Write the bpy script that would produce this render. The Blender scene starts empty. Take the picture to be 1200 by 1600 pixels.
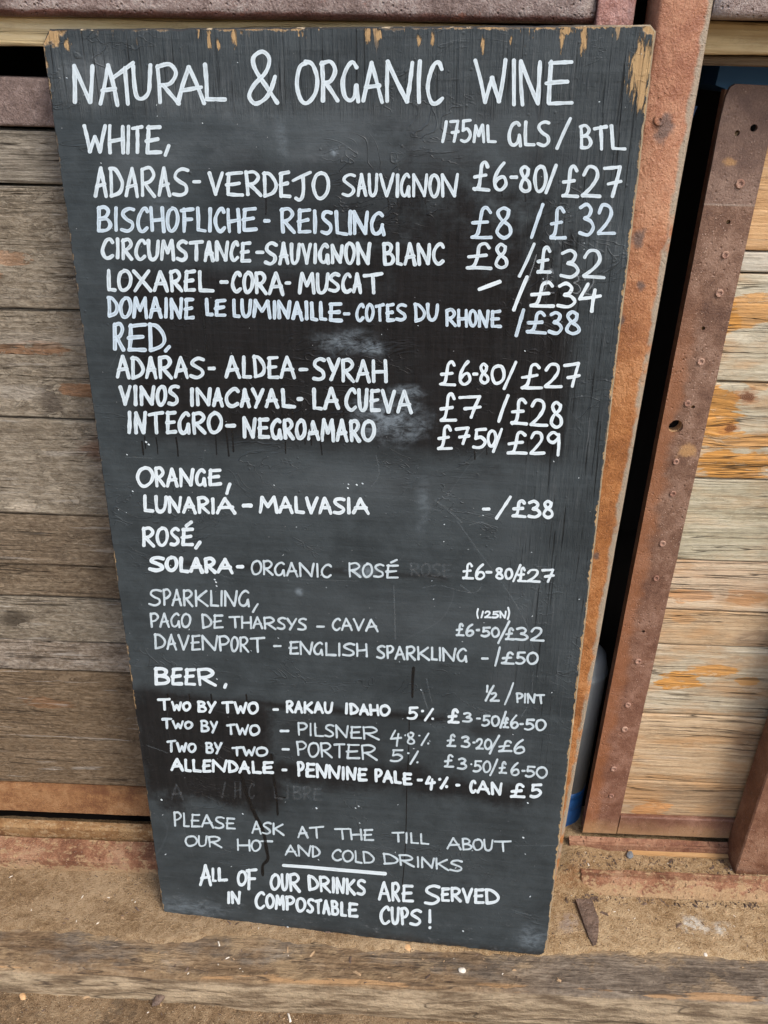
import bpy, bmesh, math, random
from mathutils import Vector, Matrix, noise
from mathutils.geometry import delaunay_2d_cdt
R = math.radians
random.seed(7)
S = bpy.context.scene

# ------------------------------------------------------------------ camera
CR = ((0.9993, 0.0295, 0.0230), (0.0343, -0.4762, -0.8786), (-0.0150, 0.8788, -0.4769))  # rows: right, down, forward
F = 1320.0
CAM = Vector((0, 0, 1.225))
cd = bpy.data.cameras.new('camera'); cam = bpy.data.objects.new('camera', cd)
S.collection.objects.link(cam); S.camera = cam
r_, d_, f_ = (Vector(v) for v in CR)
f_.normalize(); r_ = (r_ - f_*r_.dot(f_)).normalized(); d_ = f_.cross(r_)
cam.matrix_world = Matrix(((r_.x, -d_.x, -f_.x, CAM.x), (r_.y, -d_.y, -f_.y, CAM.y), (r_.z, -d_.z, -f_.z, CAM.z), (0, 0, 0, 1)))
cd.sensor_fit = 'HORIZONTAL'; cd.sensor_width = 27.0; cd.lens = 27.0*F/1200
cd.clip_start = 0.02; cd.clip_end = 400
S.render.resolution_x, S.render.resolution_y = 768, 1024

# ------------------------------------------------------------------ world, sun, exposure
SUN_EL, SUN_AZ = R(50), R(140)      # azimuth measured clockwise from +y (the sky's convention)
w = bpy.data.worlds.new("World"); S.world = w; w.use_nodes = True
nt = w.node_tree; bg = nt.nodes['Background']
sky = nt.nodes.new('ShaderNodeTexSky'); sky.sky_type = 'NISHITA'; sky.sun_disc = False
sky.sun_elevation = SUN_EL; sky.sun_rotation = SUN_AZ; sky.dust_density = 3.0; sky.air_density = 1.0; sky.ozone_density = 0.6
nt.links.new(sky.outputs[0], bg.inputs[0]); bg.inputs[1].default_value = 0.12
sl = bpy.data.lights.new('sun', 'SUN'); sl.energy = 1.25; sl.angle = R(18); sl.color = (1.0, 0.95, 0.88)
so = bpy.data.objects.new('sun', sl); S.collection.objects.link(so)
sd = Vector((math.sin(SUN_AZ)*math.cos(SUN_EL), math.cos(SUN_AZ)*math.cos(SUN_EL), math.sin(SUN_EL)))
so.rotation_euler = sd.to_track_quat('Z', 'Y').to_euler(); so.location = (1, -2, 4)
S.view_settings.view_transform = 'Standard'; S.view_settings.look = 'None'
S.view_settings.exposure = 1.06; S.view_settings.gamma = 1
S.render.engine = 'CYCLES'

# ------------------------------------------------------------------ helpers
def ray(x, y):
    return r_*((x-600)/F) + d_*((y-800)/F) + f_
def wy(x, y, Y):
    d = ray(x, y); return CAM + d*(Y/d.y)
def wz(x, y, Z):
    d = ray(x, y); return CAM + d*((Z-CAM.z)/d.z)

def link(o, parent=None, loc=None):
    S.collection.objects.link(o)
    if parent is not None: o.parent = parent
    return o
ORG = {}
def mesh_obj(name, verts, faces, mats, parent=None, origin=None, fmat=None, smooth=False):
    """verts in world space; the object's origin is its base centre"""
    vs = [Vector(v) for v in verts]
    if origin is None:
        lo = [min(v[i] for v in vs) for i in range(3)]; hi = [max(v[i] for v in vs) for i in range(3)]
        origin = Vector(((lo[0]+hi[0])/2, (lo[1]+hi[1])/2, lo[2]))
    me = bpy.data.meshes.new(name)
    me.from_pydata([v-origin for v in vs], [], faces)
    if not isinstance(mats, (list, tuple)): mats = [mats]
    for m in mats: me.materials.append(m)
    if fmat: me.polygons.foreach_set('material_index', fmat)
    if smooth: me.polygons.foreach_set('use_smooth', [True]*len(me.polygons))
    me.update()
    o = bpy.data.objects.new(name, me); S.collection.objects.link(o)
    if parent is not None:
        o.parent = parent; o.location = origin - ORG[parent.name]
    else: o.location = origin
    ORG[o.name] = origin
    return o
def empty(name, loc):
    o = bpy.data.objects.new(name, None); o.empty_display_size = .05
    o.location = loc; S.collection.objects.link(o); ORG[o.name] = Vector(loc); return o
def tag(o, label=None, cat=None, group=None, kind=None):
    if label: o['label'] = label
    if cat: o['category'] = cat
    if group: o['group'] = group
    if kind: o['kind'] = kind
    return o
def nz(x, y, z=0.0): return noise.noise(Vector((x, y, z)))
def fbm(x, y, z=0.0, o=4): return noise.fractal(Vector((x, y, z)), 1.0, 2.0, o)

def rect(a0, a1, b0, b1, r=.002, n=1):
    """rounded rectangle, counter-clockwise"""
    out = []
    for cx, cy, s in ((a1-r, b0+r, -90), (a1-r, b1-r, 0), (a0+r, b1-r, 90), (a0+r, b0+r, 180)):
        for k in range(n+1):
            t = R(s+90*k/n); out.append((cx+r*math.cos(t), cy+r*math.sin(t)))
    return out
def sweep(name, poly, a0, a1, n, mat, axis='x', amp=0, freq=12, slope=0, seed=0, parent=None, smooth=False, endcut=0):
    """carry a 2-D section along an axis, wandering by a little noise"""
    vs, fs = [], []; m = len(poly)
    for i in range(n+1):
        t = i/n; a = a0+(a1-a0)*t
        for j, (p, q) in enumerate(poly):
            ja = a
            if endcut and i in (0, n): ja += endcut*nz(j*3.1+seed, q*60, i)
            k = amp
            dp = k*nz(a*freq, j*.61+seed, 1.3); dq = k*nz(a*freq, j*.61+seed, 7.7) + k*.5*nz(a*freq*4, j*2.0+seed, 3)
            if axis == 'x': vs.append((ja, p+dp, q+dq+slope*(a-a0)))
            else: vs.append((p+dp, q+dq*.5, ja))
    for i in range(n):
        for j in range(m):
            b0, b1 = i*m+j, i*m+(j+1) % m
            f = (b0, b1, b1+m, b0+m)
            fs.append(f if axis != 'x' else f)
    fs.append(tuple(range(m))[::-1]); fs.append(tuple(n*m+j for j in range(m)))
    o = mesh_obj(name, vs, fs, mat, parent, smooth=False)
    bm = bmesh.new(); bm.from_mesh(o.data); bmesh.ops.recalc_face_normals(bm, faces=bm.faces); bm.to_mesh(o.data); bm.free()
    if smooth:
        o.data.polygons.foreach_set('use_smooth', [len(p.vertices) == 4 for p in o.data.polygons])
    return o

# ------------------------------------------------------------------ material building
class NB:
    def __init__(s, name, rough=.7, spec=.4):
        s.mat = bpy.data.materials.new(name); s.mat.use_nodes = True
        s.nt = s.mat.node_tree; s.p = s.nt.nodes['Principled BSDF']
        s.p.inputs['Roughness'].default_value = rough; s.p.inputs['Specular IOR Level'].default_value = spec
        g = s.nt.nodes.new('ShaderNodeNewGeometry'); s.P = g.outputs['Position']
        s.sep(s.P)
    def sep(s, v):
        n = s.nt.nodes.new('ShaderNodeSeparateXYZ'); s.nt.links.new(v, n.inputs[0]); s.X, s.Y, s.Z = n.outputs
    def objcoords(s):
        n = s.nt.nodes.new('ShaderNodeTexCoord'); s.P = n.outputs['Object']; s.sep(s.P)
    def put(s, sock, v):
        if v is None: return
        if isinstance(v, bpy.types.NodeSocket): s.nt.links.new(v, sock)
        elif isinstance(v, (tuple, list)) and sock.type == 'RGBA' and len(v) == 3: sock.default_value = (*v, 1)
        else: sock.default_value = v
    def m(s, op, a, b=None, c=None, clamp=False):
        n = s.nt.nodes.new('ShaderNodeMath'); n.operation = op; n.use_clamp = clamp
        s.put(n.inputs[0], a); s.put(n.inputs[1], b); s.put(n.inputs[2], c); return n.outputs[0]
    def add(s, a, b): return s.m('ADD', a, b)
    def sub(s, a, b): return s.m('SUBTRACT', a, b)
    def mul(s, a, b): return s.m('MULTIPLY', a, b)
    def mx(s, a, b): return s.m('MAXIMUM', a, b)
    def mn(s, a, b): return s.m('MINIMUM', a, b)
    def sm(s, x, a, b, o0=0.0, o1=1.0):
        n = s.nt.nodes.new('ShaderNodeMapRange'); n.interpolation_type = 'SMOOTHSTEP'
        s.put(n.inputs['Value'], x); s.put(n.inputs['From Min'], a); s.put(n.inputs['From Max'], b)
        s.put(n.inputs['To Min'], o0); s.put(n.inputs['To Max'], o1); return n.outputs[0]
    def comb(s, x, y, z):
        n = s.nt.nodes.new('ShaderNodeCombineXYZ'); s.put(n.inputs[0], x); s.put(n.inputs[1], y); s.put(n.inputs[2], z); return n.outputs[0]
    def sc(s, k=(1, 1, 1), off=(0, 0, 0), v=None):
        n = s.nt.nodes.new('ShaderNodeMapping'); s.put(n.inputs['Vector'], v or s.P)
        n.inputs['Scale'].default_value = k; n.inputs['Location'].default_value = off; return n.outputs[0]
    def noi(s, k, scale=1, detail=4, rough=.55, dist=0, off=(0, 0, 0), v=None):
        n = s.nt.nodes.new('ShaderNodeTexNoise'); n.normalize = True
        s.put(n.inputs['Vector'], s.sc(k if isinstance(k, tuple) else (k, k, k), off, v))
        n.inputs['Scale'].default_value = scale; n.inputs['Detail'].default_value = detail
        n.inputs['Roughness'].default_value = rough; n.inputs['Distortion'].default_value = dist; return n.outputs['Fac']
    def vor(s, k, feature='F1', off=(0, 0, 0), out='Distance', v=None, rnd=1.0):
        n = s.nt.nodes.new('ShaderNodeTexVoronoi'); n.feature = feature; s.put(n.inputs['Vector'], s.sc(k if isinstance(k, tuple) else (k, k, k), off, v))
        n.inputs['Scale'].default_value = 1; n.inputs['Randomness'].default_value = rnd; return n.outputs[out]
    def ramp(s, f, stops):
        n = s.nt.nodes.new('ShaderNodeValToRGB'); s.put(n.inputs[0], f); e = n.color_ramp.elements
        while len(e) < len(stops): e.new(.5)
        for i, (p, c) in enumerate(stops): e[i].position = p; e[i].color = (*c, 1)
        return n.outputs[0]
    def mix(s, f, a, b):
        n = s.nt.nodes.new('ShaderNodeMix'); n.data_type = 'RGBA'; n.clamp_factor = True
        s.put(n.inputs[0], f); s.put(n.inputs[6], a); s.put(n.inputs[7], b); return n.outputs[2]
    def bump(s, h, strength=.5, dist=.001, nrm=None):
        n = s.nt.nodes.new('ShaderNodeBump'); n.inputs['Strength'].default_value = strength; n.inputs['Distance'].default_value = dist
        s.put(n.inputs['Height'], h); s.put(n.inputs['Normal'], nrm); return n.outputs[0]
    def blob(s, cx, cz, rx, rz, soft=.5, wob=None, A=None, B=None):
        A = A or s.X; B = B or s.Z
        a = s.m('DIVIDE', s.sub(A, cx), rx); b = s.m('DIVIDE', s.sub(B, cz), rz)
        d = s.m('SQRT', s.add(s.mul(a, a), s.mul(b, b)))
        if wob is not None: d = s.add(d, wob)
        return s.sm(d, 1.0, 1.0-soft)
    def box(s, x0, x1, z0, z1, e=.01, wob=None, A=None, B=None):
        A = A or s.X; B = B or s.Z
        if wob is not None: A = s.add(A, wob); B = s.add(B, wob)
        return s.mul(s.mul(s.sm(A, x0-e, x0+e), s.sm(A, x1+e, x1-e)), s.mul(s.sm(B, z0-e, z0+e), s.sm(B, z1+e, z1-e)))
    def out(s, color, rough=None, nrm=None):
        s.put(s.p.inputs['Base Color'], color); s.put(s.p.inputs['Roughness'], rough); s.put(s.p.inputs['Normal'], nrm)
        return s.mat

def wood(name, cols, seed=0, orange=(), knots=(), grey=(), ocol=(.5, .22, .05), crack=.5, dirt=.4, dcol=(.05, .035, .025),
         grain=1.0, A='x', rough=.8, streak=(.5, .47, .42), streaks=.2, bumpd=.0012, spots=(), flake=.15, gx=1.0, iso=.0, honey=0):
    b = NB(name, rough, .25); off = (seed*1.7, seed*.9, seed*2.3)
    z = b.Z
    y = b.Y
    for kx, kz, kr in knots:       # the grain flows round each knot
        dx = b.m('DIVIDE', b.sub(b.X, kx), kr*2.6); dz = b.m('DIVIDE', b.sub(b.Z, kz), kr*1.7)
        g = b.m('EXPONENT', b.mul(b.add(b.mul(dx, dx), b.mul(dz, dz)), -1.0))
        z = b.sub(z, b.mul(b.sub(b.Z, kz), b.mul(g, .75)))
    warp = b.mul(b.sub(b.noi((3, 3, 9), detail=2, off=off), .5), .018)
    z = b.add(z, warp); y = b.add(y, warp)
    V = b.comb(b.X, y, z)
    fine = b.noi((6*grain*gx, 260*grain, 260*grain), detail=5, rough=.65, off=off, v=V)
    band = b.noi((2.2*gx, 48*grain, 48*grain), detail=4, rough=.6, off=off, v=V)
    big = b.noi((5, 14, 14), detail=4, off=off)
    f = b.add(b.add(b.mul(fine, .42), b.mul(band, .42)), b.mul(big, .3))
    if iso: f = b.add(b.mul(f, 1-iso), b.mul(b.noi((110, 190, 190), detail=5, rough=.75, off=off), iso*1.25))
    f = b.sm(f, .36, .80)
    col = b.ramp(f, [(0, cols[0]), (.45, cols[1]), (1, cols[2])])
    wob = b.mul(b.sub(b.noi((14, 60, 60), detail=5, rough=.65, off=off, v=V), .5), 1.6)
    if honey:
        hn = b.sm(b.noi((7, 26, 26), detail=5, rough=.6, off=(off[0]+7, 1, off[2]+4), v=V), .44, .62)
        col = b.mix(b.mul(hn, honey), col, b.mix(fine, (.34, .17, .06), (.60, .36, .17)))
    on = b.noi((13, 62, 62), detail=6, rough=.62, off=(off[0]+3, 3, off[2]), v=V)
    for cx, cz, rx, rz, k in orange:
        mk = b.mul(b.sm(b.add(b.blob(cx, cz, rx*1.6, rz*1.6, 1.0), b.mul(b.sub(on, .5), 2.0)), .48, .60), k)
        oc = b.mix(b.sm(b.add(b.mul(fine, .5), b.mul(band, .5)), .38, .64), tuple(c*.55 for c in ocol), tuple(min(1, c*1.25) for c in ocol))
        col = b.mix(mk, col, oc)
    for cx, cz, rx, rz, k, c in spots:
        col = b.mix(b.mul(b.blob(cx, cz, rx, rz, .6, wob), k), col, c)
    mot = b.noi((30, 60, 60), detail=6, rough=.7, off=(off[0]+9, 3, 1))
    col = b.mix(b.mul(b.sm(mot, .50, .70), dirt), col, dcol)
    flk = b.noi((16*(gx**.5), 70, 70), detail=7, rough=.72, dist=.6, off=(off[0]+5, 8, 3), v=V)
    fm_ = b.mul(b.sm(flk, .56, .585), flake)
    col = b.mix(fm_, col, b.mix(fine, cols[1], tuple(min(1, c*1.15) for c in cols[2])))
    lip = b.mul(b.sm(b.m('ABSOLUTE', b.sub(flk, .56)), .012, .0), flake)
    col = b.mix(b.mul(lip, .55), col, (.035, .024, .017))
    st = b.noi((9, 130, 130), detail=3, rough=.6, off=(off[0]+4, 7, 2), v=V)
    col = b.mix(b.mul(b.sm(st, .60, .70), streaks), col, streak)
    cr = b.noi((2.6, 95, 95), detail=3, rough=.5, off=(off[0]+2, 5, off[2]), v=V)
    cm = b.sm(b.m('ABSOLUTE', b.sub(cr, .5)), .018, .0)
    cm = b.mul(cm, b.sm(b.noi((4, 20, 20), detail=2, off=off), .44, .54))
    col = b.mix(b.mul(cm, crack), col, (.02, .014, .01))
    kb = None
    for kx, kz, kr in knots:
        w2 = b.mul(b.sub(b.noi((70, 70, 130), detail=5, rough=.7), .5), 2.0)
        o1 = b.blob(kx, kz, kr*2.3, kr*1.5, .8, w2); o2 = b.blob(kx, kz, kr*1.15, kr*.8, .5, w2)
        rg = b.m('SINE', b.mul(b.m('SQRT', b.add(b.mul(b.sub(b.X, kx), b.sub(b.X, kx)), b.mul(b.mul(b.sub(b.Z, kz), b.sub(b.Z, kz)), 2.0))), 2400.0))
        col = b.mix(b.mul(o1, .7), col, (.33, .13, .045)); col = b.mix(b.mul(o2, b.add(.68, b.mul(rg, .2))), col, (.085, .028, .015))
    h = b.add(b.mul(f, .6), b.add(b.mul(fine, .5), b.mul(cm, -1.2)))
    h = b.add(h, b.add(b.mul(mot, .6), b.mul(fm_, .5)))
    return b.out(col, b.sm(f, 0, 1, min(1, rough+.1), rough-.08), b.bump(h, .8, bumpd*2.6))

def rust(name, c0, c1, c2, seed=0, wrinkle=.5, pits=.5, specks=.4, rough=.55, scale=1.0, dark=(.05, .03, .028), darks=.4, extra=None, bd=.0012, spec=.4):
    b = NB(name, rough, spec); off = (seed*3.1, seed*1.3, seed*.7)
    n1 = b.noi(14*scale, detail=6, rough=.65, off=off); n2 = b.noi(70*scale, detail=5, rough=.7, off=off); n3 = b.noi(420*scale, detail=3, rough=.7, off=off)
    f = b.sm(b.add(b.mul(n1, .5), b.add(b.mul(n2, .3), b.mul(n3, .25))), .40, .66)
    col = b.ramp(f, [(0, c0), (.5, c1), (1, c2)])
    dk = b.sm(b.noi(34*scale, detail=5, rough=.7, off=(off[0]+5, 2, 2)), .60, .70)
    col = b.mix(b.mul(dk, darks), col, dark)
    sp = b.mul(b.sm(b.vor(210*scale, off=off), .22, .12), b.sm(b.noi(45*scale, detail=2, off=off), .5, .6))
    col = b.mix(b.mul(sp, specks), col, (.5, .36, .28))
    pt = b.mul(b.sm(b.vor(130*scale, off=(off[0]+2, 1, 0)), .3, .05), b.sm(n1, .45, .6))
    wr = b.noi((90*scale, 90*scale, 60*scale), detail=3, rough=.5, dist=1.5, off=off)
    if extra: col = extra(b, col, f)
    h = b.add(b.add(b.mul(wr, wrinkle), b.mul(n3, .5)), b.add(b.mul(pt, -pits), b.mul(sp, .4)))
    return b.out(col, b.sm(n2, .35, .7, rough-.1, rough+.2), b.bump(h, .85, bd*2.6))

def crust(b, col, f):
    n_ = b.noi((60, 90, 90), detail=7, rough=.75, off=(3, 6, 1)); lo = b.sm(b.Z, .020, .004, 0.0, .16)
    k_ = b.sm(b.add(n_, lo), .53, .58)
    return b.mix(b.mul(k_, .75), col, b.mix(b.noi(380, detail=3), (.22, .13, .06), (.50, .36, .20)))
# ------------------------------------------------------------------ materials
# left wall boards: weathered brown
def LW(name, seed, cols=None, **k):
    return wood(name, cols or [(.115, .093, .067), (.235, .194, .140), (.385, .335, .258)], seed, dirt=k.pop('dirt', .55), crack=.7, streaks=k.pop('streaks', .3), grain=k.pop('grain', .7), bumpd=k.pop('bumpd', .0022), flake=k.pop('flake', .85), gx=4.5, iso=.46, **k)
M_left = [
    wood('weathered_grey_plank', [(.08, .069, .055), (.24, .21, .165), (.42, .38, .31)], 2, dirt=.4, crack=.9, streaks=.25, grain=.8, bumpd=.002, gx=2, iso=.2),
    LW('weathered_brown_plank', 3, orange=((-.47, 1.0, .03, .012, .4), (-.52, .98, .06, .01, .5)), ocol=(.34, .14, .05)),
    LW('weathered_brown_plank', 4, orange=((-.46, .885, .07, .012, .6), (-.40, .83, .05, .012, .6)), ocol=(.33, .14, .05), spots=((-.47, .90, .09, .012, .5, (.42, .37, .30)), (-.455, .815, .02, .05, .7, (.07, .055, .045)), (-.5, .83, .05, .015, .6, (.40, .36, .30)))),
    LW('weathered_brown_plank', 5, spots=((-.51, .66, .035, .010, .9, (.52, .45, .35)), (-.47, .69, .012, .006, .8, (.5, .43, .33)), (-.385, .75, .05, .03, .6, (.15, .06, .03)))),
    LW('weathered_brown_plank', 6, [(.075, .052, .034), (.175, .130, .085), (.31, .245, .17)], spots=((-.36, .60, .07, .04, .7, (.04, .035, .032)),), dirt=.35),  # dark spot: the chalkboard's soft shadow, put into the plank colour
    LW('weathered_brown_plank', 7, [(.072, .050, .033), (.165, .120, .076), (.30, .235, .16)], dirt=.4),
    LW('weathered_brown_plank', 8, spots=((-.57, .46, .04, .018, .8, (.04, .03, .02)),), streaks=.45),
    LW('weathered_grey_plank', 9, [(.09, .065, .045), (.24, .19, .14), (.46, .40, .33)], streaks=.5),
    LW('weathered_brown_plank', 10, [(.070, .046, .026), (.160, .110, .064), (.27, .20, .13)], orange=((-.55, .30, .06, .02, .35),), ocol=(.3, .13, .05), streaks=.4, dirt=.3),
]
M_leftpaint = rust('brown_painted_board', (.13, .09, .078), (.22, .16, .14), (.33, .26, .235), 1, wrinkle=.8, pits=.7, specks=.15, rough=.7, scale=1.5, darks=.3, bd=.0015)
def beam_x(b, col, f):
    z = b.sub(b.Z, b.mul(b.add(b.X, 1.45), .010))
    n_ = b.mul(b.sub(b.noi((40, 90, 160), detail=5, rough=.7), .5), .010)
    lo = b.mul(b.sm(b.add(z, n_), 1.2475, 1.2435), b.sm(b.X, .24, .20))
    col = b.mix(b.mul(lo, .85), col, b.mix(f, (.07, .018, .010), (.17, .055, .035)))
    return b.mix(b.mul(b.sm(b.noi(30, detail=5, rough=.7, off=(1, 5, 5)), .62, .68), .6), col, (.26, .09, .05))
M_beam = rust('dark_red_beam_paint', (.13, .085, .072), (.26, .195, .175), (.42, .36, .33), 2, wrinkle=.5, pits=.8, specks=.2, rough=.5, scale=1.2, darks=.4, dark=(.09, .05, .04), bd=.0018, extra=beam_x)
M_pale = wood('pale_sawn_timber', [(.36, .25, .12), (.60, .47, .26), (.78, .67, .44)], 12, dirt=.25, dcol=(.22, .12, .06), crack=.1, streaks=.1, bumpd=.0008, grain=.8)
def post_x(b, col, f):
    up = b.sm(b.Z, .80, 1.2)
    col = b.mix(b.mul(up, .5), col, b.mix(f, (.30, .12, .08), (.46, .27, .21)))  # pinkish sky sheen on the upper post, put into the colour
    wob = b.mul(b.sub(b.noi(50, detail=4), .5), .012)
    edge = b.mul(b.sm(b.add(b.X, wob), .2775, .2815), b.sm(b.noi(22, detail=4, off=(4, 4, 4)), .36, .5))
    col = b.mix(b.mul(edge, .9), col, (.29, .25, .19))
    w2 = b.mul(b.sub(b.noi(80, detail=4), .5), 1.8)
    for cx, cz, rx, rz in ((.259, 1.165, .012, .018), (.250, 1.055, .010, .012), (.262, 1.005, .007, .007), (.245, .965, .006, .010), (.262, .655, .006, .008), (.255, .56, .004, .02)):
        col = b.mix(b.mul(b.blob(cx, cz, rx, rz, .6, w2), .8), col, (.10, .075, .068))
    return col
M_post = rust('orange_rusty_post', (.21, .078, .024), (.34, .138, .043), (.45, .215, .085), 3, wrinkle=.6, pits=.2, specks=.06, rough=.5, darks=.3, dark=(.15, .05, .02), extra=post_x, bd=.0011)
def stile_x(b, col, f):
    lo = b.sm(b.Z, .75, .2)
    col = b.mix(b.mul(lo, .4), col, b.mix(f, (.15, .05, .028), (.27, .11, .07)))
    e = b.mul(b.sm(b.add(b.X, b.mul(b.sub(b.noi(30, detail=5), .5), .04)), .368, .350), b.sm(b.Z, 1.02, .85))
    col = b.mix(b.mul(e, .55), col, (.27, .10, .035))
    g = b.sm(b.add(b.Z, b.mul(b.sub(b.noi(60, detail=2), .5), .004)), 1.079, 1.082)
    col = b.mix(b.mul(g, .32), col, b.mix(f, (.15, .105, .09), (.27, .21, .18)))
    w2 = b.mul(b.sub(b.noi(90, detail=4), .5), 1.6)
    for cx, cz, rx, rz in ((.382, .772, .017, .015), (.361, 1.127, .011, .006)):
        col = b.mix(b.mul(b.blob(cx, cz, rx, rz, .7, w2), .75), col, (.42, .24, .10))
    wl = b.blob(.37, 1.081, .06, .0016, .6)
    col = b.mix(b.mul(wl, .45), col, (.33, .27, .22))
    # sandy dirt on the foot
    fo = b.mul(b.sm(b.add(b.Z, b.mul(b.sub(b.noi(40, detail=4), .5), .04)), .085, .045), .55)
    return b.mix(fo, col, (.40, .25, .12))
M_stile = rust('purple_brown_rusted_iron', (.095, .047, .031), (.168, .092, .060), (.27, .17, .122), 4, wrinkle=.3, pits=.5, specks=.75, rough=.55, scale=1.1, darks=.25, extra=stile_x, bd=.0009)
M_iron = rust('rusted_iron_rail', (.12, .042, .022), (.22, .10, .055), (.34, .19, .115), 5, wrinkle=.5, pits=.8, specks=.5, rough=.75, scale=1.1, darks=.35, bd=.0018)
M_iron2 = rust('sandy_orange_iron', (.12, .050, .017), (.22, .115, .043), (.30, .185, .085), 6, extra=crust, wrinkle=.5, pits=.6, specks=.3, rough=.8, darks=.45, dark=(.08, .03, .018), bd=.0016)
M_orange = rust('orange_rust', (.14, .055, .022), (.26, .125, .050), (.34, .19, .09), 7, wrinkle=.4, pits=.4, specks=.2, rough=.8, darks=.4, dark=(.12, .04, .02))
M_red = rust('red_brown_iron', (.115, .043, .020), (.24, .11, .058), (.36, .22, .13), 8, extra=crust, wrinkle=.6, pits=.8, specks=.6, rough=.8, darks=.35, dark=(.08, .03, .02), bd=.002)
M_post2 = rust('dark_brown_iron', (.11, .044, .023), (.19, .090, .052), (.28, .16, .10), 9, wrinkle=.3, pits=.5, specks=.5, rough=.6, darks=.3)
PC = [(.24, .20, .135), (.45, .40, .29), (.66, .62, .49)]
def RW(seed, cols=None, **k):
    return wood('bleached_pine_plank', cols or PC, seed, dirt=k.pop('dirt', .30), crack=k.pop('crack', .8), streaks=.15, dcol=k.pop('dcol', (.16, .13, .09)), bumpd=.0011, grain=k.pop('grain', .85), gx=1.6, iso=.14, flake=.3, honey=k.pop('honey', .55), **k)
OR = (.60, .29, .07)
TAN = [(.24, .15, .08), (.45, .32, .19), (.62, .48, .32)]

# ------------------------------------------------------------------ sand, ground
def ground_mat(name, c0, c1, c2, kind):
    b = NB(name, .95, .15)
    n1 = b.noi(9, detail=5, rough=.6); n2 = b.noi(90, detail=5, rough=.75); n3 = b.noi(700, detail=3, rough=.7)
    f = b.sm(b.add(b.mul(n1, .30), b.add(b.mul(n2, .38), b.mul(n3, .40))), .42, .66)
    col = b.ramp(f, [(0, c0), (.5, c1), (1, c2)])
    v = b.vor(330, out='Distance'); vc = b.vor(330, out='Color')
    sp = b.nt.nodes.new('ShaderNodeSeparateColor'); b.put(sp.inputs[0], vc)
    col = b.mix(b.mul(b.mul(b.sm(v, .36, .22), b.sm(sp.outputs[0], .74, .76)), .8), col, (.07, .035, .02))
    col = b.mix(b.mul(b.mul(b.sm(v, .30, .2), b.sm(sp.outputs[1], .88, .90)), .8), col, (.62, .50, .33))
    wob = b.mul(b.sub(b.noi(40, detail=5, rough=.7), .5), 2.2)
    if kind == 'sand':
        for cx, cy, rx, ry, k, c in ((.50, .895, .030, .022, .9, (.75, .72, .64)), (.545, .89, .018, .02, .8, (.75, .72, .64)), (.30, .89, .035, .03, .6, (.46, .38, .33)),
                                     (.33, .965, .045, .028, .6, (.30, .13, .055)), (-.43, .925, .10, .03, .25, (.14, .09, .05))):  # last entry paints the chalkboard's soft shadow into the sand colour
            col = b.mix(b.mul(b.mul(b.blob(cx, cy, rx, ry, .9, wob, B=b.Y), k), b.sm(b.noi(70, detail=6, rough=.75, off=(4, 4, 1)), .42, .56)), col, c)
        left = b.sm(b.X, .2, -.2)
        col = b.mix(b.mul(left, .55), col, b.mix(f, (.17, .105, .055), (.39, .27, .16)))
    else:
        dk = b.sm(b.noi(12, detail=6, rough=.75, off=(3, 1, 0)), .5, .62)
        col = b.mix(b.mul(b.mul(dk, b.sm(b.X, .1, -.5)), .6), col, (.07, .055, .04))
    h = b.add(b.mul(n2, 1.0), b.add(b.mul(n3, .8), b.mul(v, .4)))
    return b.out(col, .95, b.bump(h, .95, .0060))
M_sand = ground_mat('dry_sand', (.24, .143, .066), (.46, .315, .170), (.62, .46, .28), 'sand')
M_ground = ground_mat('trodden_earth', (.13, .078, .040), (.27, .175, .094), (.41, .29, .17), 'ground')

def grid_obj(name, xs, ys, hf, mat):
    vs = [(x, y, hf(x, y)) for y in ys for x in xs]; nx = len(xs)
    fs = [(j*nx+i, j*nx+i+1, (j+1)*nx+i+1, (j+1)*nx+i) for j in range(len(ys)-1) for i in range(nx-1)]
    o = mesh_obj(name, vs, fs, mat, origin=Vector((0, 0, 0)), smooth=True); return tag(o, kind='structure')
def ground_h(x, y):
    if abs(x) > 1.5 or y < 0 or y > 1.1: return -.055
    k = min(1, max(0, (x+.75)/1.3)); base = -.020-.052*k
    return base + .005*fbm(x*9, y*9, 1) + .0022*fbm(x*60, y*60, 4)
xs = [-120, -40, -12, -4, -1.8, -1.2]+[-1.2+.006*i for i in range(1, 400)]+[1.22, 1.8, 4, 12, 40, 120]
ys = [-120, -40, -12, -4, -1, 0, .3, .5]+[.5+.006*i for i in range(1, 55)]+[.9, 1.3, 3, 12, 60, 200]
grid_obj('ground', xs, ys, ground_h, M_ground)
def ss(x, a, b):
    t = min(1, max(0, (x-a)/(b-a))); return t*t*(3-2*t)
def sand_h(x, y):
    n = .0022*fbm(x*22, y*22, 2)+.0010*fbm(x*120, y*120, 5)
    edge = .846+.012*fbm(x*7, 3.3, 0)+.006*fbm(x*45, 1.3, 0) - (.006 if x < .2 else 0)
    h = .0035+n - .03*ss(edge-y, 0, .03)
    if x < .25: h -= .0
    m = ss(x, .27, .33)
    h += m*(.016*ss(y, .966, .972)) + ss(x, .27, .33)*(1-ss(x, .33, .40))*.010*ss(y, .925, .965)
    h += .010*ss(y, .93, .95)*(1-m)*0
    return h
grid_obj('sand_floor', [-1.3+.0055*i for i in range(474)], [.80+.0045*i for i in range(70)], sand_h, M_sand)

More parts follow.
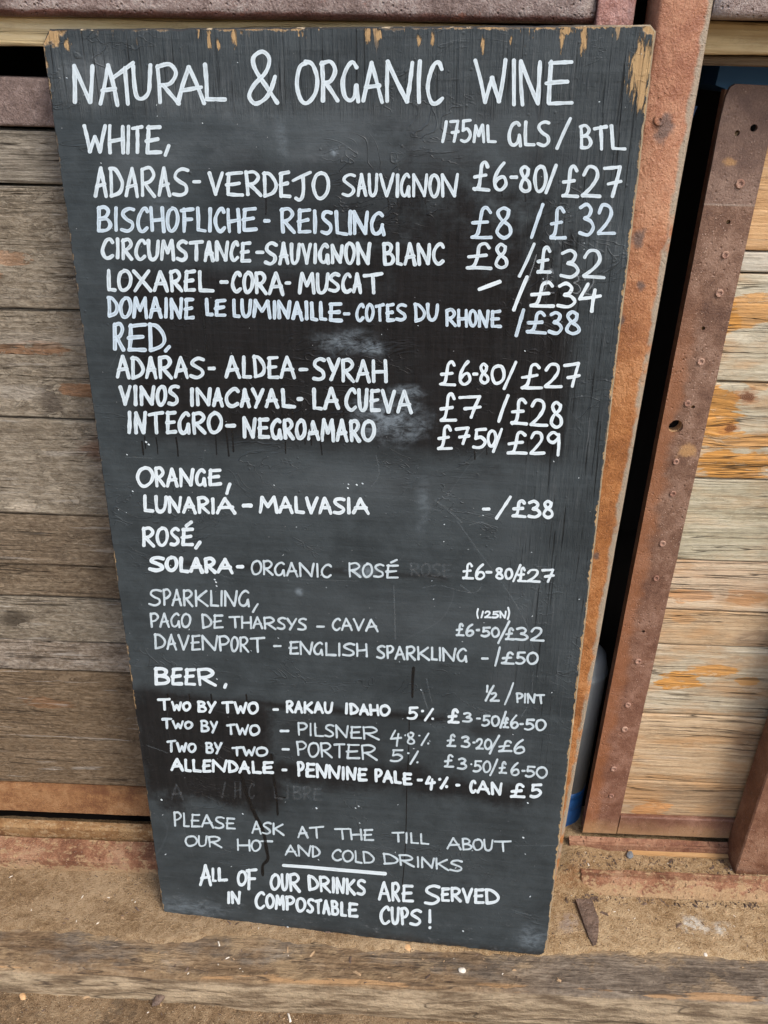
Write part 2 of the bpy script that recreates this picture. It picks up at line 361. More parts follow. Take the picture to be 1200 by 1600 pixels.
# ------------------------------------------------------------------ dark room behind the wall
b = NB('dark_interior', .9, .1); M_dark = b.out(b.mix(b.noi(8), (.008, .007, .007), (.02, .018, .018)))  # near-black: the shade behind the gaps is put into the colour
def boxv(x0, x1, y0, y1, z0, z1):
    v = [(x, y, z) for z in (z0, z1) for y in (y0, y1) for x in (x0, x1)]
    f = [(0, 2, 3, 1), (4, 5, 7, 6), (0, 1, 5, 4), (2, 6, 7, 3), (0, 4, 6, 2), (1, 3, 7, 5)]
    return v, f
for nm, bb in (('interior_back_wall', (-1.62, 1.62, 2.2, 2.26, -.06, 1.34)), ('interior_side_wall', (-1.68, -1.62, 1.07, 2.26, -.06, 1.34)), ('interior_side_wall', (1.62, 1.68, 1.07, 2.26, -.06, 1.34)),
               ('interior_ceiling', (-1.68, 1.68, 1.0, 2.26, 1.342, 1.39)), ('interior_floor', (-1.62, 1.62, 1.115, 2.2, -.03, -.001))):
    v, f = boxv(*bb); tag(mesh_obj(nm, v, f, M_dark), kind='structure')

# ------------------------------------------------------------------ left wall: planks
root = tag(empty('plank_wall', (-.6, 1.02, 0)), 'weathered brown horizontal plank wall left of the chalkboard', 'wall')
bounds = [1.142, 1.0826, .9373, .7906, .6475, .5614, .5029, .4234, .3648, .1201]
for i in range(9):
    z1, z0 = bounds[i], bounds[i+1]
    yy = 1.020 + (.003 if i in (2, 5) else 0) - (.002 if i in (3, 8) else 0) + .001*i
    g = .0014 if i in (0, 1, 2) else .0010
    sweep('plank', rect(yy, yy+.024, z0+g, z1-g, .0028, 2), -1.45, .262, 130, M_left[i], amp=.0016, freq=7, seed=i*5, parent=root)
o = sweep('plank', rect(1.016, 1.05, 1.1445, 1.1937, .004, 3), -1.45, .262, 60, M_leftpaint, amp=.0009, freq=9, seed=3, parent=root, smooth=True)
o['label'] = 'brown painted top board of the wall'
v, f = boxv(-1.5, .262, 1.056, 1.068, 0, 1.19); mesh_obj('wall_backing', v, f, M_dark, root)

# rails along its foot
tag(sweep('base_rail', [(1.010, .070), (1.0125, .118), (1.05, .1185), (1.05, .070)], -1.45, .25, 90, M_orange, amp=.0008, seed=11), 'orange rusted flat rail directly under the lowest wall plank', 'rail')
tag(sweep('base_rail', [(.9885, .018), (.987, .057), (.990, .0605), (1.000, .0612), (1.000, .018)], -1.45, .25, 90, M_iron2, amp=.0012, seed=12), 'sandy brown middle rail at the foot of the plank wall', 'rail')
tag(sweep('base_rail', [(.947, -.02), (.948, .026), (.951, .031), (.9845, .036), (.9845, -.02)], -1.45, .25, 120, M_red, amp=.0020, seed=13), 'reddish rusted bottom rail lying on the sand left of the chalkboard', 'rail')

# top beam and pale timber
s_top = .010
tag(sweep('steel_beam', rect(.980, 1.045, 1.2394, 1.335, .010, 4), -1.45, .180, 100, M_beam, amp=.0006, slope=s_top, seed=21, smooth=True), 'dark red painted steel beam above the left wall and chalkboard', 'beam')
tag(sweep('beam_end_plate', rect(.974, 1.040, 1.216, 1.33, .006, 3), .181, .2175, 12, rust('pink_red_paint', (.24, .10, .075), (.36, .19, .16), (.48, .31, .28), 13, wrinkle=1.0, pits=.2, specks=.1, rough=.42, darks=.1), amp=.0004, seed=22, smooth=True), 'short pinkish red block between the beam end and the post', 'beam end')
tag(sweep('timber_rail', rect(1.000, 1.044, 1.218, 1.2462, .003, 2), -1.45, .180, 80, M_pale, amp=.0012, slope=.005, seed=23), 'pale yellow sawn timber rail under the left steel beam', 'timber')

# ------------------------------------------------------------------ rusty post and right crossbeam
pr = empty('rusty_post', (.26, .97, 0)); tag(pr, 'orange rusty square steel post directly right of the chalkboard', 'post')
sweep('post_tube', rect(.2345, .2865, .950, 1.002, .005, 3), -.03, 1.335, 120, M_post, axis='z', amp=.0009, freq=9, seed=31, parent=pr, smooth=True)
def disc(name, c, r, h, mat, parent, n=16, recess=.45, nrm=(0, -1, 0)):
    """round screw or bolt head standing h proud of a wall that faces -y"""
    vs, fs = [], []
    prof = [(1.0, 0), (1.0, -.55*h), (.86, -h), (recess+.08, -h*.92), (recess, -h*.25), (0.0, -h*.2)]
    for (pr_, py) in prof[:-1]:
        for k in range(n):
            t = 2*math.pi*k/n; vs.append((c[0]+r*pr_*math.cos(t), c[1]+py, c[2]+r*pr_*math.sin(t)))
    vs.append((c[0], c[1]-h*.2, c[2]))
    for i in range(len(prof)-2):
        for k in range(n):
            a = i*n+k; b2 = i*n+(k+1) % n; fs.append((a, b2, b2+n, a+n))
    o = len(vs)-1
    for k in range(n): fs.append(((len(prof)-2)*n+k, (len(prof)-2)*n+(k+1) % n, o))
    return mesh_obj(name, vs, fs, mat, parent, origin=Vector(c), smooth=False)
p = wy(1031, 187, .9485); disc('bolt', (p.x, .9492, p.z), .0060, .0016, M_post, pr, recess=.2)
tag(sweep('steel_crossbeam', rect(.951, 1.000, 1.2622, 1.335, .008, 4), .2870, 1.45, 70, M_beam, amp=.0006, seed=24, smooth=True), 'dark red painted crossbeam at the top right of the post', 'beam')
tag(sweep('timber_rail', rect(.990, 1.04, 1.2322, 1.2614, .003, 2), .2900, 1.45, 60, M_pale, amp=.0010, seed=25), 'pale yellow timber rail under the right crossbeam above the door', 'timber')
tag(sweep('timber_batten', rect(1.000, 1.04, 1.2215, 1.2312, .002, 1), .2900, 1.45, 60, wood('dark_batten', [(.05, .035, .022), (.12, .08, .045), (.2, .15, .09)], 30), amp=.0008, seed=26), 'thin dark timber batten under the right pale rail', 'timber')

# ------------------------------------------------------------------ the door
door = tag(empty('plank_door', (.7, 1.04, .04)), 'door of bleached pine planks in a rusted iron frame with screws', 'door')
def pz(x, y): return wy(x, y, 1.04).z
DB = [pz(1185, 205), pz(1185, 393), pz(1170, 428), pz(1140, 597), pz(1110, 748), pz(1100, 877), pz(1080, 954), pz(1070, 1008), pz(1060, 1118), pz(1060, 1222), pz(1050, 1286)]
k1 = wy(1167, 620, 1.04); k2 = wy(1140, 669, 1.04)
def P(x, y): q = wy(x, y, 1.04); return q.x, q.z
def ob(x, y, rx, ry, k): q = P(x, y); s_ = 1.32/1320*1.0; return (q[0], q[1], rx*.00085, ry*.00095, k)
mats = [
    RW(41, [(.36, .20, .09), (.58, .36, .18), (.68, .48, .28)], dirt=.1),
    RW(42, honey=.1, cols=[(.3, .28, .23), (.5, .47, .39), (.66, .62, .52)]),
    RW(43, orange=(ob(1165, 487, 60, 26, .75), ob(1120, 500, 40, 30, .9)), ocol=OR),
    RW(44, orange=(ob(1105, 640, 62, 46, .95), ob(1160, 690, 90, 14, .75), ob(1140, 725, 100, 28, .95), ob(1190, 600, 30, 12, .5)), ocol=OR, knots=((k1.x, k1.z, .0105), (k2.x, k2.z, .0085))),
    RW(45, honey=.3, cols=[(.22, .19, .12), (.42, .38, .27), (.62, .57, .44)]),
    RW(46, [(.34, .23, .14), (.54, .40, .27), (.64, .55, .40)], orange=(ob(1080, 930, 50, 18, .55), ob(1165, 935, 45, 16, .5)), ocol=(.60, .28, .10)),
    RW(47, TAN, orange=(ob(1070, 968, 30, 12, .4),), ocol=(.55, .28, .10), spots=(ob(1190, 1000, 60, 25, .6)+((.17, .11, .07),),)),  # dark spot: shade beside the second post, painted into the wood
    RW(48, [(.22, .17, .11), (.44, .37, .26), (.62, .57, .45)], orange=(ob(1060, 1068, 55, 26, .95), ob(1120, 1050, 70, 16, .85), ob(1170, 1065, 28, 10, .7)), ocol=OR),
    RW(49, TAN, spots=(ob(1170, 1160, 50, 40, .5)+((.22, .13, .075),),)),  # dark spot carries on the second post's shade in the plank colour
    RW(50, [(.22, .14, .08), (.38, .26, .15), (.52, .39, .25)], orange=(ob(1020, 1262, 45, 24, .8),), ocol=(.52, .25, .09)),
]
for i in range(10):
    yy = 1.0402+(.002 if i in (1, 4, 7) else 0)
    sweep('plank', rect(yy, yy+.012, DB[i+1]+.0012, DB[i]-.0012, .0022, 2), .373 if i == 3 else .3445, 1.30, 90, mats[i], amp=.0009, freq=8, seed=50+i*3, parent=door)
# stile with real holes
def plate(name, outline, holes, y0, y1, mat, parent, seg=18):
    pts = [Vector(p) for p in outline]; n = len(pts); edges = [(i, (i+1) % n) for i in range(n)]
    loops = []
    for cx, cz, r in holes:
        s0 = len(pts); loops.append((cx, cz, r, s0))
        for k in range(seg):
            t = 2*math.pi*k/seg; rr = r*(1+.05*nz(k*.9, cx*90)); pts.append(Vector((cx+rr*math.cos(t), cz+rr*math.sin(t))))
        edges += [(s0+k, s0+(k+1) % seg) for k in range(seg)]
    vo, eo, fo, *_ = delaunay_2d_cdt(pts, edges, [], 1, 1e-6)
    keep = []
    for f in fo:
        c = sum((vo[i] for i in f), Vector((0, 0)))/len(f)
        if not any((c.x-cx)**2+(c.y-cz)**2 < (r*.97)**2 for cx, cz, r, _ in loops): keep.append(tuple(f))
    N = len(vo); vs = [(v.x, y0, v.y) for v in vo]+[(v.x, y1, v.y) for v in vo]
    fs = keep+[tuple(i+N for i in f[::-1]) for f in keep]
    cnt = {}
    for f in keep:
        for a, b2 in zip(f, f[1:]+f[:1]):
            cnt[(a, b2)] = 1
    for (a, b2) in list(cnt):
        if (b2, a) not in cnt: fs.append((b2, a, a+N, b2+N))
    o = mesh_obj(name, vs, fs, mat, parent)
    bm = bmesh.new(); bm.from_mesh(o.data); bmesh.ops.recalc_face_normals(bm, faces=bm.faces); bm.to_mesh(o.data); bm.free(); return o
def q(x, y): w_ = wy(x, y, 1.034); return w_.x, w_.z
HO = [(1178, 200, 4.8), (1152, 208, 3.6), (1138, 727-380, 3.2), (1099, 513, 3.0), (1083, 636, 3.0), (1056, 667, 11.5), (1005, 987, 3.4)]
holes = [(*q(x, y), r*.00083) for x, y, r in HO]
left, right = .3415, .3995
outl = [(left, .045)]+[(left+.0006*nz(k*.7, 2), .045+.0386*k) for k in range(1, 30)]
topz = q(1150, 131)[1]
outl += [(left+.001, topz-.012), (left+.004, topz-.003), (left+.009, topz), (right-.002, topz-.001), (right, topz-.004)]
outl += [(right+.0007*nz(k*.7, 9), topz-.02-.0385*k) for k in range(0, 30)]
outl += [(right, .045)]
plate('stile', outl, holes, 1.0340, 1.0395, M_stile, door)
v, f = boxv(left+.0005, left+.0055, 1.0400, 1.052, .046, topz-.006); mesh_obj('stile_flange', v, f, M_iron, door)
cx, cz, cr = holes[5]
b = NB('bored_wood', .9, .1); M_bore = b.out(b.mix(b.noi(120), (.34, .20, .10), (.6, .40, .22)))
plate('bored_plank_end', [(.3445, DB[4]+.0012), (.3725, DB[4]+.0012), (.3725, DB[3]-.0012), (.3445, DB[3]-.0012)], [(cx, cz, cr*.93)], 1.0402, 1.0522, M_bore, door)
SC = [(1156, 287), (1133, 398), (1124, 458), (1095, 565), (1074, 630), (1056, 721), (1051, 771), (1035, 849), (1025, 903), (997, 1033), (981, 1101), (976, 1139), (959, 1201), (955, 1243)]
M_screw = rust('rusty_screw', (.2, .09, .06), (.33, .19, .14), (.45, .3, .22), 15, pits=.2, rough=.5)
proto = None
for i, (x, y) in enumerate(SC):
    x_, z_ = q(x, y)
    if proto is None: proto = disc('screw', (x_, 1.0341, z_), .0052, .0022, M_screw, door); continue
    c = proto.copy(); c.location = Vector((x_, 1.0341, z_))-ORG[door.name]; k = random.uniform(.82, 1.0); c.scale = (k, 1, k); c.rotation_euler.y = random.uniform(0, 3); S.collection.objects.link(c)
zb = q(1060, 1278)[1]
sweep('bottom_rail', [(1.0332, .046), (1.0328, zb-.003), (1.0345, zb), (1.0397, zb), (1.0397, .046)], .4008, 1.30, 60, M_stile, amp=.0006, seed=61, parent=door)
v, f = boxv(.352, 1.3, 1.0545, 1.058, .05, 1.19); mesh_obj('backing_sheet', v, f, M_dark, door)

# ------------------------------------------------------------------ second post, bottom right
a = wz(1148, 1364, .022); 
x0, yf = a.x, a.y
n2 = empty('leaning_iron_post', (x0+.03, yf+.03, .02)); tag(n2, 'thick dark brown iron post standing in the sill channel at lower right', 'post')
o = sweep('post_tube', rect(x0, x0+.075, yf, yf+.050, .002, 1), .014, 1.262, 60, M_post2, axis='z', amp=.0007, freq=9, seed=71, parent=n2)

# ------------------------------------------------------------------ sill channel on the right
tag(sweep('channel_rail', [(.9380, -.01), (.9400, .0062), (.9480, .0100), (.9600, .0150), (.9650, .0190), (.9665, .029), (.9680, .0305), (.9710, .0302), (.9725, .028), (.9725, -.01)], .331, 1.30, 170, M_red, amp=.0022, freq=22, seed=81, endcut=.008), 'red brown front rail of the sill channel, crusted with sand', 'rail')
tag(sweep('channel_rail', [(1.0190, .008), (1.0190, .0335), (1.0205, .0355), (1.0235, .0358), (1.0300, .040), (1.0300, .008)], .318, 1.30, 120, M_iron, amp=.0010, freq=14, seed=82, endcut=.003), 'thin rusted back rail under the door bottom', 'rail')
tag(sweep('timber_strip', [(1.0120, .004), (1.0120, .0215), (1.0185, .0235), (1.0185, .004)], .42, 1.30, 60, wood('orange_strip', [(.25, .13, .05), (.42, .24, .10), (.5, .32, .16)], 60, dirt=.3, dcol=(.2, .11, .05)), amp=.001, seed=83), 'orange brown timber strip inside the sill channel', 'timber')

# ------------------------------------------------------------------ timber sill in front
def sill_mat():
    b = NB('stained_sill_timber', .85, .2)
    V = b.P
    fine = b.noi((16, 150, 60), detail=5, rough=.65); band = b.noi((4, 34, 20), detail=4); mot = b.noi((14, 30, 20), detail=6, rough=.7)
    f = b.sm(b.add(b.mul(fine, .28), b.add(b.mul(band, .22), b.add(b.mul(mot, .3), b.mul(b.noi((90, 150, 120), detail=5, rough=.75), .3)))), .40, .70)
    brown = b.ramp(f, [(0, (.085, .052, .028)), (.5, (.20, .130, .072)), (1, (.33, .235, .14))])
    grey = b.ramp(f, [(0, (.055, .047, .038)), (.5, (.145, .122, .098)), (1, (.26, .225, .18))])
    wob = b.mul(b.sub(b.noi((16, 30, 20), detail=5, rough=.7, off=(2, 2, 2)), .5), .10)
    yy = b.add(b.Y, wob)
    gm = b.mul(b.sm(yy, .780, .800), b.sm(yy, .85, .835))
    gm = b.mx(b.mul(b.mul(gm, .7), b.sm(b.noi((8, 22, 20), detail=5, rough=.65, off=(7, 7, 0)), .42, .60)), b.mul(b.sm(b.X, .08, .3), .75))
    col = b.mix(gm, brown, grey)
    dust = b.sm(b.noi((12, 22, 20), detail=7, rough=.75, off=(5, 5, 1)), .50, .60)
    dustc = b.mix(b.noi(300, detail=3), (.26, .17, .09), (.48, .35, .20))
    col = b.mix(b.mul(dust, b.sm(b.X, .3, -.3, .45, .55)), col, dustc)
    dustb = b.sm(b.add(b.Y, b.mul(b.sub(b.noi(30, detail=6, rough=.75), .5), .05)), .832, .852)
    col = b.mix(b.mul(dustb, .85), col, dustc)
    # broken, paler front edge
    fr = b.sm(b.add(b.Z, b.mul(b.sub(b.noi(50, detail=3), .5), .004)), -.0045, -.0075)
    pale = b.mix(b.sm(b.noi((14, 60, 120), detail=6, rough=.7), .35, .65), (.11, .075, .045), (.40, .31, .20))
    col = b.mix(b.mul(fr, .9), col, pale)
    ed = b.mul(b.mul(b.sm(b.Y, .787, .782), b.sm(b.Y, .772, .776)), b.sm(b.noi((9, 60, 60), detail=5, off=(8, 1, 1)), .53, .58))
    col = b.mix(b.mul(ed, .75), col, (.40, .235, .11))
    ck = b.mul(b.sm(b.m('ABSOLUTE', b.sub(b.noi((2.5, 55, 20), detail=2, off=(1, 9, 0)), .5)), .01, 0), .7)
    col = b.mix(ck, col, (.03, .02, .015))
    h = b.add(b.add(f, b.mul(fine, .5)), b.mul(dust, .3))
    return b.out(col, .85, b.bump(h, .85, .0042))
tag(sweep('timber_sill', [(.757, -.085), (.754, -.045), (.758, -.026), (.765, -.013), (.7745, -.0045), (.780, -.0012), (.80, .0), (.83, .0), (.90, -.001), (.90, -.085)], -1.3, 1.3, 260, sill_mat(), amp=.0032, freq=9, seed=91), 'long grey brown weathered timber sill that the chalkboard stands on', 'timber')

# ------------------------------------------------------------------ things in the dark gap
b = NB('grey_plastic', .45, .5); M_grey = b.out(b.mix(b.noi(30, detail=3), (.17, .195, .21), (.23, .255, .27)))
b = NB('blue_plastic', .4, .5); M_blue = b.out(b.mix(b.noi(20, detail=3), (.012, .065, .2), (.02, .10, .28)))
def lathe(name, cx, cy, prof, mat, parent=None, n=28):
    vs = [(cx+r*math.cos(2*math.pi*k/n), cy+r*math.sin(2*math.pi*k/n), z) for r, z in prof for k in range(n)]
    fs = [(i*n+k, i*n+(k+1) % n, (i+1)*n+(k+1) % n, (i+1)*n+k) for i in range(len(prof)-1) for k in range(n)]
    fs += [tuple(range(n))[::-1], tuple((len(prof)-1)*n+k for k in range(n))]
    return mesh_obj(name, vs, fs, mat, parent, smooth=True)
cp = wy(946, 1055, 1.10); bx = cp.x-.040; tz = wy(940, 1010, 1.10).z
cb = wy(905, 1216, 1.10).z
can = tag(empty('gas_canister', (bx, 1.06, 0)), 'grey cylinder with a blue foot standing in the dark gap behind the post', 'canister')
can.location = (bx, 1.10, 0); ORG[can.name] = Vector(can.location)
lathe('cylinder_body', bx, 1.10, [(.040, cb+.001), (.040, tz-.05), (.041, tz-.046), (.041, tz-.040), (.038, tz-.036), (.038, tz-.03), (.034, tz-.012), (.022, tz), (.01, tz+.002)], M_grey, can)
lathe('blue_foot', bx, 1.10, [(.037, .0), (.040, .01), (.040, cb-.045), (.038, cb-.042), (.040, cb-.038), (.040, cb-.02), (.037, cb-.016), (.040, cb-.012), (.040, cb)], M_blue, can)
def poly_slab(name, pts, y0, y1, mat, parent=None):
    n = len(pts); vs = [(x, y0, z) for x, z in pts]+[(x, y1, z) for x, z in pts]
    fs = [tuple(range(n)), tuple(range(n, 2*n))[::-1]]+[(i, i+n, (i+1) % n+n, (i+1) % n) for i in range(n)]
    o = mesh_obj(name, vs, fs, mat, parent)
    bm = bmesh.new(); bm.from_mesh(o.data); bmesh.ops.recalc_face_normals(bm, faces=bm.faces); bm.to_mesh(o.data); bm.free(); return o
def wv(l, Y): return [(wy(x, y, Y).x, wy(x, y, Y).z) for x, y in l]
b = NB('blue_sheet', .6, .3); M_bs = b.out(b.mix(b.noi(20), (.05, .14, .30), (.09, .24, .46)))
tag(poly_slab('blue_crate', wv([(1118, 133), (1127, 96), (1240, 96), (1240, 150), (1150, 146)], 1.13), 1.13, 1.33, M_bs), 'dull blue crate showing above the door top', 'crate')
tag(poly_slab('blue_box', wv([(1060, 215), (1062, 166), (1090, 166), (1078, 196)], 1.08), 1.08, 1.2, M_blue), 'small bright blue box peeping out beside the post', 'box')

# ------------------------------------------------------------------ CHALKBOARD
TL = Vector((-0.37856415, 0.97594132, 1.225+0.01392636)); AX = Vector((0.60750322, -0.05275255, 0.01603154)); DN = Vector((0.0242768, -0.09869798, -1.24656604))
BW, BH = AX.length, DN.length
ex = AX.normalized(); ez = -(DN-ex*DN.dot(ex)).normalized(); ey = ez.cross(ex)
MB = Matrix(((ex.x, ey.x, ez.x, TL.x), (ex.y, ey.y, ez.y, TL.y), (ex.z, ey.z, ez.z, TL.z), (0, 0, 0, 1)))
board = bpy.data.objects.new('chalkboard', None); S.collection.objects.link(board); board.empty_display_size = .05
board.matrix_world = MB
tag(board, 'tall black chalkboard hand lettered with a white wine and beer menu', 'chalkboard')
def uv(x, y):
    d = ray(x, y); t = (TL-CAM).dot(ey)/d.dot(ey); q_ = CAM+d*t-TL; return q_.dot(ex), q_.dot(ez)
def badd(name, vs, fs, mats, fmat=None, parent=board, uvs=None, smooth=False):
    me = bpy.data.meshes.new(name); me.from_pydata(vs, [], fs)
    if not isinstance(mats, (list, tuple)): mats = [mats]
    for m_ in mats: me.materials.append(m_)
    if fmat: me.polygons.foreach_set('material_index', fmat)
    if uvs:
        ul = me.uv_layers.new(name='UVMap')
        for lp in me.loops: ul.data[lp.index].uv = uvs[lp.vertex_index]
    if smooth: me.polygons.foreach_set('use_smooth', [True]*len(me.polygons))
    o = bpy.data.objects.new(name, me); S.collection.objects.link(o); o.parent = parent; return o

# outline, slightly chewed, with worn corners
ol = []
def side(p0, p1, n):
    for k in range(n): t = k/n; ol.append((p0[0]+(p1[0]-p0[0])*t, p0[1]+(p1[1]-p0[1])*t))
cb_, cs = .016, .006
side((cs*1.6, 0), (BW-cs, 0), 130)
side((BW-cs, 0), (BW, -cs), 3); side((BW, -cs), (BW, -BH+cb_), 260)
for k in range(6): t = R(-90*k/6); ol.append((BW-cb_+cb_*math.cos(t), -BH+cb_+cb_*math.sin(t)))
side((BW-cb_, -BH), (cb_*1.2, -BH), 130)
for k in range(6): t = R(-90-90*k/6); ol.append((cb_*1.2+cb_*1.2*math.cos(t), -BH+cb_*1.2+cb_*1.2*math.sin(t)))
side((0, -BH+cb_*1.2), (0, -cs*2.2), 260); side((0, -cs*2.2), (cs*1.6, 0), 4)
N = len(ol); C0 = Vector((BW/2, -BH/2))
def shrink(p_, d, i):
    x, z = p_; a_ = ol[i-1]; b_ = ol[(i+1) % N]; t = Vector((b_[0]-a_[0], b_[1]-a_[1])).normalized(); nrm = Vector((t.y, -t.x))
    # outline runs clockwise seen from the front: inward is to the right of travel
    return (x+nrm.x*d, z+nrm.y*d)
outer, inner = [], []
for i, p_ in enumerate(ol):
    j = .0005*fbm(p_[0]*60, p_[1]*60, 2)+.0007*max(0, fbm(p_[0]*25, p_[1]*25, 8)-.15)
    bite = max(0, fbm(p_[0]*38, p_[1]*38, 11)-.30)*.003
    outer.append(shrink(p_, j+bite*.4, i)); inner.append(shrink(p_, .0014+j+bite+.0012*abs(fbm(p_[0]*120, p_[1]*120, 5)), i))
vs = [(x, 0, z) for x, z in inner]+[(x, .0025, z) for x, z in outer]+[(x, .0115, z) for x, z in outer]
fs = [tuple(range(N))]; fm = [0]
for i in range(N):
    k = (i+1) % N
    fs += [(i, k, k+N, i+N), (i+N, k+N, k+2*N, i+2*N)]; fm += [1, 1]
fs.append(tuple(range(2*N, 3*N))[::-1]); fm.append(2)

# --- the painted face
b = NB('blackboard_paint', .45, .30); b.objcoords()
nA = b.noi(7, detail=6, rough=.65); nB = b.noi(38, detail=6, rough=.7); nC = b.noi((240, 240, 240), detail=3, rough=.7)
vert = b.noi((170, 50, 9), detail=5, rough=.7, off=(1, 0, 2)); hor = b.noi((7, 40, 110), detail=5, rough=.65)
f = b.sm(b.add(b.mul(nA, .5), b.add(b.mul(nB, .3), b.mul(hor, .2))), .38, .64)
col = b.mix(f, (.023, .0295, .0325), (.046, .057, .062))
w1 = b.mul(b.sub(b.noi(9, detail=7, rough=.7, off=(3, 3, 3)), .5), .13)
def BX(x0, y0, x1, y1, e=.01, wob=w1):
    a0 = uv(x0, y0); a1 = uv(x1, y1); return b.box(a0[0], a1[0], a1[1], a0[1], e, wob)
def BL(x, y, rx, ry, soft=.6, wob=None):
    c = uv(x, y); d = uv(x+rx, y); e_ = uv(x, y+ry)
    return b.blob(c[0], c[1], abs(d[0]-c[0]), abs(e_[1]-c[1]), soft, wob)
w2 = b.mul(b.sub(nB, .5), 1.5)
dark = b.mul(BL(690, 480, 330, 290, .75, w2), .95)
dark = b.mx(dark, b.mul(BX(150, 415, 900, 715, .02, b.mul(w1, .45)), .9))
dark = b.mx(dark, b.mul(BX(330, 250, 700, 420, .03), .45))
dark = b.mx(dark, b.mul(BX(205, 872, 700, 908, .006, b.mul(w1, .25)), .8))
dark = b.mx(dark, b.mul(BL(235, 880, 30, 28, .8), .7))
dark = b.mx(dark, b.mul(BX(200, 1078, 700, 1126, .008, b.mul(w1, .3)), .97))
dark = b.mx(dark, b.mul(BX(200, 1078, 440, 1262, .014), .85))
dark = b.mx(dark, b.mul(BX(400, 1185, 870, 1262, .016), .8))
dark = b.mx(dark, b.mul(BX(430, 1110, 600, 1200, .03), .45))
dark = b.mx(dark, b.mul(BL(760, 1140, 60, 20, .9, w2), .5))
dark = b.mx(dark, b.mul(BL(272, 1225, 45, 75, .8, w2), .8))
dark = b.mul(dark, b.sm(nA, .2, .6, .85, 1.0))
rightgrey = b.sm(b.add(b.X, b.mul(b.sub(vert, .5), .05)), BW-.062, BW-.035)
leftgrey = b.sm(b.add(b.X, b.mul(w1, .2)), .070, .045)
dark = b.mul(dark, b.sub(1.0, b.mul(b.mx(rightgrey, b.mul(leftgrey, b.sm(b.Z, -BH+.42, -BH+.5))), .8)))
col = b.mix(dark, col, b.mix(b.add(b.mul(nB, .5), b.mul(b.sm(vert, .35, .65), .5)), (.0032, .0028, .0028), (.0135, .0112, .0110)))
# wiped, chalky areas
wp = b.mul(b.noi((9, 9, 16), detail=5, rough=.7, off=(6, 2, 2)), 1.0)
for x, y, rx, ry, k in ((135, 120, 75, 70, .35), (320, 150, 160, 60, .22), (300, 235, 150, 40, .2), (520, 240, 80, 20, .2), (200, 250, 60, 60, .15), (620, 200, 380, 90, .15), (560, 760, 400, 60, .10), (600, 960, 350, 60, .08), (800, 1000, 50, 300, .10)):
    col = b.mix(b.mul(b.mul(BL(x, y, rx, ry, .9, w2), k), b.sm(wp, .3, .6)), col, (.20, .225, .24))
sw = b.noi((60, 60, 120), detail=7, rough=.75, dist=.5, off=(2, 8, 4))
for x, y, rx, ry, k in ((610, 655, 85, 50, .42), (640, 612, 40, 14, .3), (540, 535, 70, 30, .30), (585, 545, 30, 20, .34), (522, 237, 9, 12, .5), (440, 215, 15, 50, .15), (570, 892, 40, 14, .35), (830, 1465, 40, 30, .25), (300, 1420, 90, 25, .22), (468, 925, 10, 8, .4), (250, 330, 30, 60, .12), (660, 790, 16, 60, .14)):
    col = b.mix(b.mul(b.mul(BL(x, y, rx, ry, .95, w2), k), b.sm(sw, .34, .66)), col, (.38, .46, .52))
fine = b.noi((330, 330, 40), detail=2, rough=.6)
# plywood grain showing through along top and right
gtop = b.sm(b.add(b.Z, b.mul(b.sub(vert, .5), .05)), -.085, -.045); ggr = b.mx(gtop, b.mul(b.sm(b.X, BW-.13, BW-.03), b.sm(b.Z, -.95, -.6)))
grv = b.sm(b.noi((260, 40, 6), detail=3, rough=.6, off=(4, 1, 1)), .60, .68)
col = b.mix(b.mul(b.mul(ggr, grv), .75), col, (.008, .008, .008))
col = b.mix(b.mul(b.mul(ggr, b.sm(vert, .55, .7)), .35), col, (.13, .14, .145))
# chips down to bare ply
ply = b.mix(b.noi((200, 40, 12), detail=4), (.26, .155, .07), (.50, .345, .175))
chn = b.noi((95, 20, 22), detail=4, rough=.6, off=(9, 3, 1)); chl = b.noi((13, 5, 3), detail=2, off=(1, 1, 5))
up = b.sub(chn, b.mul(b.m('MAXIMUM', 0.0, b.mul(b.Z, -1.0)), 4.6))
chip = b.mul(b.sm(up, .555, .575), b.sm(chl, .45, .52))
c1 = BL(1003, 112, 19, 52, .25, b.mul(b.sub(b.noi((300, 60, 45), detail=5, rough=.7), .5), 3.4))
c2 = BL(1001, 150, 7, 24, .3, b.mul(b.sub(b.noi((300, 60, 45), detail=5, rough=.7), .5), 3.0))
cc = BL(75, 50, 26, 22, .3, b.mul(b.sub(b.noi(80, detail=4), .5), 1.8)); cc2 = BL(1020, 46, 22, 9, .3, b.mul(b.sub(b.noi(80, detail=4), .5), 1.8))
chip = b.mx(chip, b.mx(b.mx(c1, c2), b.mx(cc, cc2)))
for x, y, rx, ry in ((327, 62, 3, 16), (341, 70, 3, 8), (366, 58, 4, 15), (575, 55, 5, 16), (591, 55, 5, 10), (655, 62, 4, 10), (676, 60, 3, 13), (885, 48, 12, 6), (878, 62, 4, 12), (912, 62, 5, 26), (755, 70, 3, 14), (105, 70, 5, 9)):
    chip = b.mx(chip, BL(x, y, rx, ry, .3, b.mul(b.sub(b.noi((420, 60, 90), detail=4, rough=.7), .5), 3.4)))
dE = b.mn(b.mn(b.X, b.sub(BW, b.X)), b.mn(b.mul(b.Z, -1.0), b.add(b.Z, BH)))
edn = b.add(dE, b.mul(b.sub(b.noi(90, detail=4, rough=.65, off=(2, 2, 2)), .5), .012))
rside = b.sm(b.X, .3, .5)
chip = b.mx(chip, b.mul(b.sm(edn, .0030, .0020), b.mx(b.mul(rside, b.sm(b.noi(26, detail=4, off=(1, 6, 1)), .40, .50, .25, 1.0)), b.mul(b.sm(nA, .50, .58), .8))))
col = b.mix(chip, col, ply)
